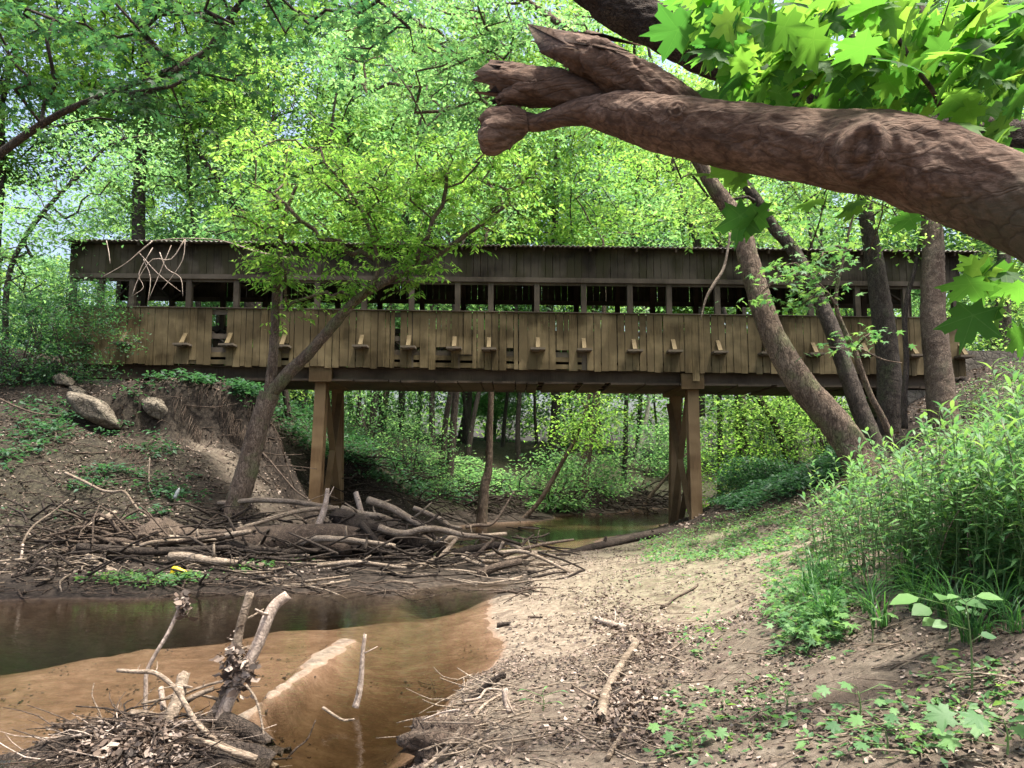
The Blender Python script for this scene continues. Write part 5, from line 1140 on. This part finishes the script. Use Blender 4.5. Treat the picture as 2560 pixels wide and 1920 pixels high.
n_ = 3200; pts_ = np.array([G(random.uniform(-100, 1080), random.uniform(1370, 1659)) for _ in range(n_)]); zz_ = hz(pts_[:, 0], pts_[:, 1]); kp = (zz_ < -.005)*(vn(pts_[:, 0]*2.5, pts_[:, 1]*2.5) > .62); pts_[:, 2] = zz_+.004; pts_ = pts_[kp]
o = leaves('sunken_leaves', pts_, .028, T_DEAD, M['litter'], tilt=.3, droop=0, rnd=rng.random(len(pts_))**2.5*.6); tag(o, 'dark sunken leaves lying on the sandy creek bed', 'leaf litter', kind='stuff')
# leaf heap along the half-buried log
pq = []
for _ in range(2600):
    t = random.random(); c0 = zC(*[(1500,560),(1600,680),(1720,760),(1600,1150),(1700,1150),(1650,1250)][random.randrange(6)]); q = hit(c0[0]+random.gauss(0, 42), c0[1]+random.gauss(0, 30))
    if q is not None: pq.append(q+np.array([0, 0, random.uniform(0, .05)]))
o = leaves('leaf_heap', np.array(pq), .038, T_DEAD, M['litter'], tilt=.9, droop=.1, rnd=rng.random(len(pq))**1.5*.95); tag(o, 'heap of dark dead leaves caught along the half-buried log', 'leaf litter', kind='stuff')

# ------------------------------------------------------------------ plants of the right bank
def plant_proto(name, label, group, H, nl, ls, T, seed, loc=(0, 0, 0)):
    random.seed(seed); root = thing(name, loc, label, 'plant', group); mb = MB(); pts = []; b_ = random.uniform(-.12, .12); c0 = random.uniform(-.12, .12)
    for t in np.linspace(0, 1, 7): pts.append((b_*t*t*H*1.4, c0*t*t*H*1.4, H*t-.02))
    mb.tube(pts, [.006*(1-.65*t) for t in np.linspace(0, 1, 7)], 5); mb.build('stem', M['stem'], root)
    pp2 = np.array(pts); ts = np.linspace(.18, 1, nl); pos = np.stack([np.interp(ts, np.linspace(0, 1, 7), pp2[:, i]) for i in range(3)], 1)
    an = np.arange(nl)*2.4+seed; dz = .9*ts**3+.05; td = np.stack([np.cos(an), np.sin(an), dz], 1); sz = ls*(1.1-.35*ts)*np.array([random.uniform(.8, 1.15) for _ in range(nl)])
    nr2 = np.stack([-np.cos(an)*.4, -np.sin(an)*.4, np.ones(nl)], 1); V, Fc, kv = leaf_arrays(pos, td, nr2, sz, T)
    np_mesh('leaves', V, Fc, M['leaf_plant'], root, {'rnd': np.repeat(rng.random(nl), kv)}); return root
def scatter(protos_, pts, smin, smax, lift=0):
    for i, q in enumerate(pts):
        pr = protos_[i % len(protos_)]
        if i < len(protos_): o = pr
        else:
            o = pr.copy(); S.collection.objects.link(o)
            for ch in pr.children: c_ = ch.copy(); S.collection.objects.link(c_); c_.parent = o
        o.location = (float(q[0]), float(q[1]), float(q[2])-lift); o.rotation_euler = (random.uniform(-.12, .12), random.uniform(-.12, .12), random.uniform(0, 6.28)); s_ = random.uniform(smin, smax); o.scale = (s_, s_, s_)
gl_ = 'leafy stem of the tall green thicket covering the right bank'
pl = [plant_proto('thicket_plant', gl_, 'stems of the green thicket on the right bank', random.Random(i).uniform(.65, 1.1), *((23, .2, T_LANCE) if i % 4 else (34, .1, T_OVAL)), i+1) for i in range(8)]
random.seed(41)
def inpoly(x, y, poly):
    c_ = False; j = len(poly)-1
    for i in range(len(poly)):
        if (poly[i][1] > y) != (poly[j][1] > y) and x < (poly[j][0]-poly[i][0])*(y-poly[i][1])/(poly[j][1]-poly[i][1])+poly[i][0]: c_ = not c_
        j = i
    return c_
def pick(poly, n_):
    xs_ = [q[0] for q in poly]; yy_ = [q[1] for q in poly]; out = []
    tries = 0
    while len(out) < n_ and tries < n_*40:
        tries += 1; x_, y_ = random.uniform(min(xs_), max(xs_)), random.uniform(min(yy_), max(yy_))
        if inpoly(x_, y_, poly):
            q = hit(x_, y_)
            if q is not None and q[1] < 14: out.append(q)
    return out
poly = [(1740,1195),(1830,1130),(1960,1085),(2100,1060),(2280,1010),(2280,1330),(2120,1320),(1960,1290),(1800,1270)]
scatter(pl, pick(poly, 285), .6, 1.0)
random.seed(44); dst = pick(poly, 46); mb = MB()
for q in dst:
    t_ = q+np.array([random.gauss(0, .25), random.gauss(0, .2), random.uniform(.3, .9)]); mb.tube([q, (q+t_)/2+np.array([random.gauss(0, .05), 0, .05]), t_], [.005, .004, .002], 5, sub=3)
o = mb.build('dead_stems', M['drift']); tag(o, 'dry dead stems standing in the thicket of the right bank', 'stems', kind='stuff')
# sedge clumps
def sedge(seed, label, group):
    random.seed(seed); root = thing('sedge_clump', (0, 0, 0), label, 'grass', group); V = []; Fc = []; rd = []
    for i in range(34):
        a_ = random.uniform(0, 6.283); ln = random.uniform(.22, .5); lean = random.uniform(.3, 1.25); w_ = random.uniform(.0025, .005); rr0 = random.uniform(0, .06); b0 = np.array([math.cos(a_+1)*rr0, math.sin(a_+1)*rr0, 0]); d_ = np.array([math.cos(a_), math.sin(a_), 0]); s_ = np.array([-d_[1], d_[0], 0]); base = len(V); r_ = random.random()
        for t in np.linspace(0, 1, 8):
            p_ = b0+d_*ln*lean*t**1.8*.8+np.array([0, 0, ln*(t-.62*lean*t**2.4)]); ww = w_*(1-t**2)+.0005; V += [p_-s_*ww, p_+s_*ww+np.array([0, 0, ww*.6])]; rd += [r_, r_]
        for q in range(7): Fc.append((base+2*q, base+2*q+1, base+2*q+3, base+2*q+2))
    np_mesh('blades', np.array(V), np.array(Fc), M['leaf_grass'], root, {'rnd': rd}); return root
sg = [sedge(i, 'dark grassy sedge tuft at the foot of the right bank thicket', 'sedge tufts on the right bank') for i in range(4)]
random.seed(43)
scatter(sg, pick([(1700,1220),(1790,1200),(2212,1150),(2240,1400),(2100,1400),(1980,1330),(1860,1400),(1760,1400)], 34), .7, 1.15)
# hero broad-leaved seedlings
def seedling(label, c_, H, leafpos, ls, T, mat='leaf_plant', cat='plant', name='seedling'):
    c_ = np.array(c_); root = thing(name, c_, label, cat); mb = MB(); top = c_+np.array([.0, 0, H])
    mb.tube([c_-[0, 0, .02], c_+[.01, 0, H*.5], top], [.005, .004, .002], 6, sub=3); pos = []; td = []; szs = []
    for (dx, dz, s_) in leafpos:
        a0 = c_+np.array([0, 0, H*dz]); d_ = np.array([dx, random.uniform(-.6, .3), .1]); d_ /= np.linalg.norm(d_); e = a0+d_*abs(dx)*.14+np.array([0, 0, .02]); mb.tube([a0, e], .002, 5); pos.append(e); td.append(d_+np.array([0, 0, -.25])); szs.append(ls*s_)
    mb.build('stem', M['stem'], root); pos = np.array(pos); td = np.array(td); n_ = len(pos); V, Fc, kv = leaf_arrays(pos, td, np.tile([0, -.45, 1.], (n_, 1))+rng.normal(0, .15, (n_, 3)), np.array(szs), T)
    np_mesh('leaves', V, Fc, M[mat], root, {'rnd': np.repeat(rng.random(n_), kv)}); return root
BR = (T_OVAL[0]*np.array([1.55, 1, 1]), T_OVAL[1])
def D4(x, y): return (1700+x*.6147)/1.1573, (900+y*.6147)/1.1573
hp = lambda x, y: hit(*D4(x, y))
seedling('broad-leaved plant with large oval leaves below the thicket at the right', hp(1095,1165), .2, [(-1,1,1.1),(-.9,.8,.9),(.4,1,1.0),(1,.95,1.1),(-.2,1.1,.9),(.6,.7,.6),(-.5,.45,.8)], .14, BR)
seedling('tall thin-stemmed seedling with round grey-green leaves at the right', hp(1190,1400), .4, [(.3,1,1),(-.8,.7,.7),(.4,.55,.7),(-.5,.9,.5),(.5,.3,.4),(-.4,1,.6)], .105, BR)
seedling('large lobed-leaf plant in the bottom right corner', hp(1330,1640), .14, [(-1.2,.9,1.2),(-.8,1,1),(.3,1.1,1.2),(.8,.9,1.1),(-.3,.6,1.2),(.2,.4,1),(-1.3,.3,.9)], .11, T_MAPLE)
seedling('maple-leaved seedling in the middle of the near right sand', hp(730,1490), .13, [(-1,.9,1),(.9,.9,.9),(-.4,1.1,1),(.5,.6,.8),(-.7,.4,.9),(.9,.3,.7)], .075, T_MAPLE)
seedling('small bright maple seedling beside the sedge tufts', hp(780,1150), .12, [(-.8,1,1),(.8,1,1),(.1,1,1)], .075, T_MAPLE)
seedling('light green seedling cluster at the bottom of the frame', hp(840,1650), .1, [(-1.3,.9,1),(1.2,.9,1),(-.5,1,1.1),(.6,1,1),(-.9,.4,.9)], .075, T_MAPLE)
seedling('pair-leaved seedling at the bottom near the centre right', hp(40,1610), .12, [(-1,.9,1),(.9,.9,1),(-.5,.4,1),(.6,.5,1)], .07, T_MAPLE)
seedling('small seedling left of the lobed plant near the bottom right', hp(1030,1580), .08, [(-1,.9,1),(.9,.9,1),(.1,1,1)], .07, T_MAPLE)
seedling('yellowish seedling on the dark sand patch', hp(430,1420), .07, [(-1,.9,1),(.9,.9,1),(.1,1,1),(.8,.3,.8)], .06, T_MAPLE)
seedling('small leafy seedling standing alone on the open mud near the bottom centre', hit(*zC(1120,1180)), .1, [(-.8,.9,1),(.8,.9,1),(.1,1,1),(-.7,.4,.9),(.7,.4,.9)], .06, T_LANCE[0:2])
# ground-cover seedlings: stuff
def cover(name, label, poly, n_, ls, T, mat, per=3, lift=.02, spread=.035, patch=0):
    out = []; tries = 0; xs_ = [q[0] for q in poly]; yy_ = [q[1] for q in poly]
    while len(out) < n_ and tries < n_*20:
        tries += 1; x_, y_ = random.uniform(min(xs_), max(xs_)), random.uniform(min(yy_), max(yy_))
        if not inpoly(x_, y_, poly): continue
        q = hit(x_, y_)
        if q is None or q[2] < .02 or q[1] > 30: continue
        if patch and float(vn(q[0]*1.7+9, q[1]*1.7)) < patch: continue
        out.append(q)
    pos = np.repeat(np.array(out), per, axis=0); m_ = len(pos); pos = pos+np.stack([rng.normal(0, spread, m_), rng.normal(0, spread, m_), rng.uniform(lift*.3, lift*1.6, m_)], 1)
    o = leaves(name, pos, ls, T, M[mat], tilt=.45, droop=.1); tag(o, label, 'ground cover', kind='stuff'); return o
random.seed(51)
cover('ground_cover', 'tiny bright seedlings dotted over the sandy bank', [(1300,1190),(1700,1120),(1780,1200),(1720,1400),(2000,1420),(2212,1450),(2212,1659),(1400,1659),(1450,1400)], 420, .05, T_SIMPLE, 'leaf_plant', 3, .02, .03, .45)
cover('ground_cover', 'low green plants on the flat towards the right pier', [(1380,1175),(1560,1120),(1720,1095),(1760,1160),(1600,1210),(1400,1220)], 900, .07, T_SIMPLE, 'leaf_plant', 4, .04, .07, .25)
cover('ground_cover', 'ivy-leaved plants at the left foot of the thicket', [(1640,1200),(1740,1150),(1850,1250),(1830,1400),(1720,1420),(1660,1340)], 330, .065, T_MAPLE2, 'leaf_plant', 5, .09, .05, .2)
cover('ground_cover', 'dark ivy carpet on the slope beyond the right pier', [(1525,1090),(1560,1000),(1700,960),(1850,950),(1870,1010),(1760,1060),(1600,1110)], 1200, .11, T_SIMPLE, 'leaf_ivy', 6, .1, .15)
cover('ground_cover', 'small blue-green plants dotted on the left bank', [(0,800),(200,880),(330,930),(450,1080),(300,1140),(0,1120)], 260, .11, T_SIMPLE, 'leaf_ivy', 9, .12, .12, .5)
cover('ground_cover', 'green plants on the mud along the far water edge', [(180,1255),(300,1250),(700,1210),(560,1250),(300,1275)], 90, .08, T_SIMPLE, 'leaf_plant', 9, .08, .1, .45)
cover('ground_cover', 'undergrowth on the bank beyond the left pier', [(290,830),(660,845),(820,900),(1050,1100),(900,1085),(690,1010),(610,930),(500,880)], 1300, .13, T_SIMPLE, 'leaf_ivy', 7, .18, .2, .3)
cover('ground_cover', 'undergrowth on the far bank along the pool', [(900,1000),(1450,1040),(1450,1080),(1250,1085),(1050,1090)], 500, .14, T_SIMPLE, 'leaf_bg2', 8, .25, .25)
cover('ground_cover', 'low leafy growth on the mud slope behind the end of the pool', [(1150,1060),(1500,1060),(1500,1098),(1150,1106)], 420, .13, T_SIMPLE, 'leaf_bg2', 8, .2, .2, .2)
cover('ground_cover', 'undergrowth at the right edge above the thicket', [(2060,860),(2212,780),(2212,960),(2060,960)], 160, .1, T_LANCE, 'leaf_plant', 8, .15, .12)
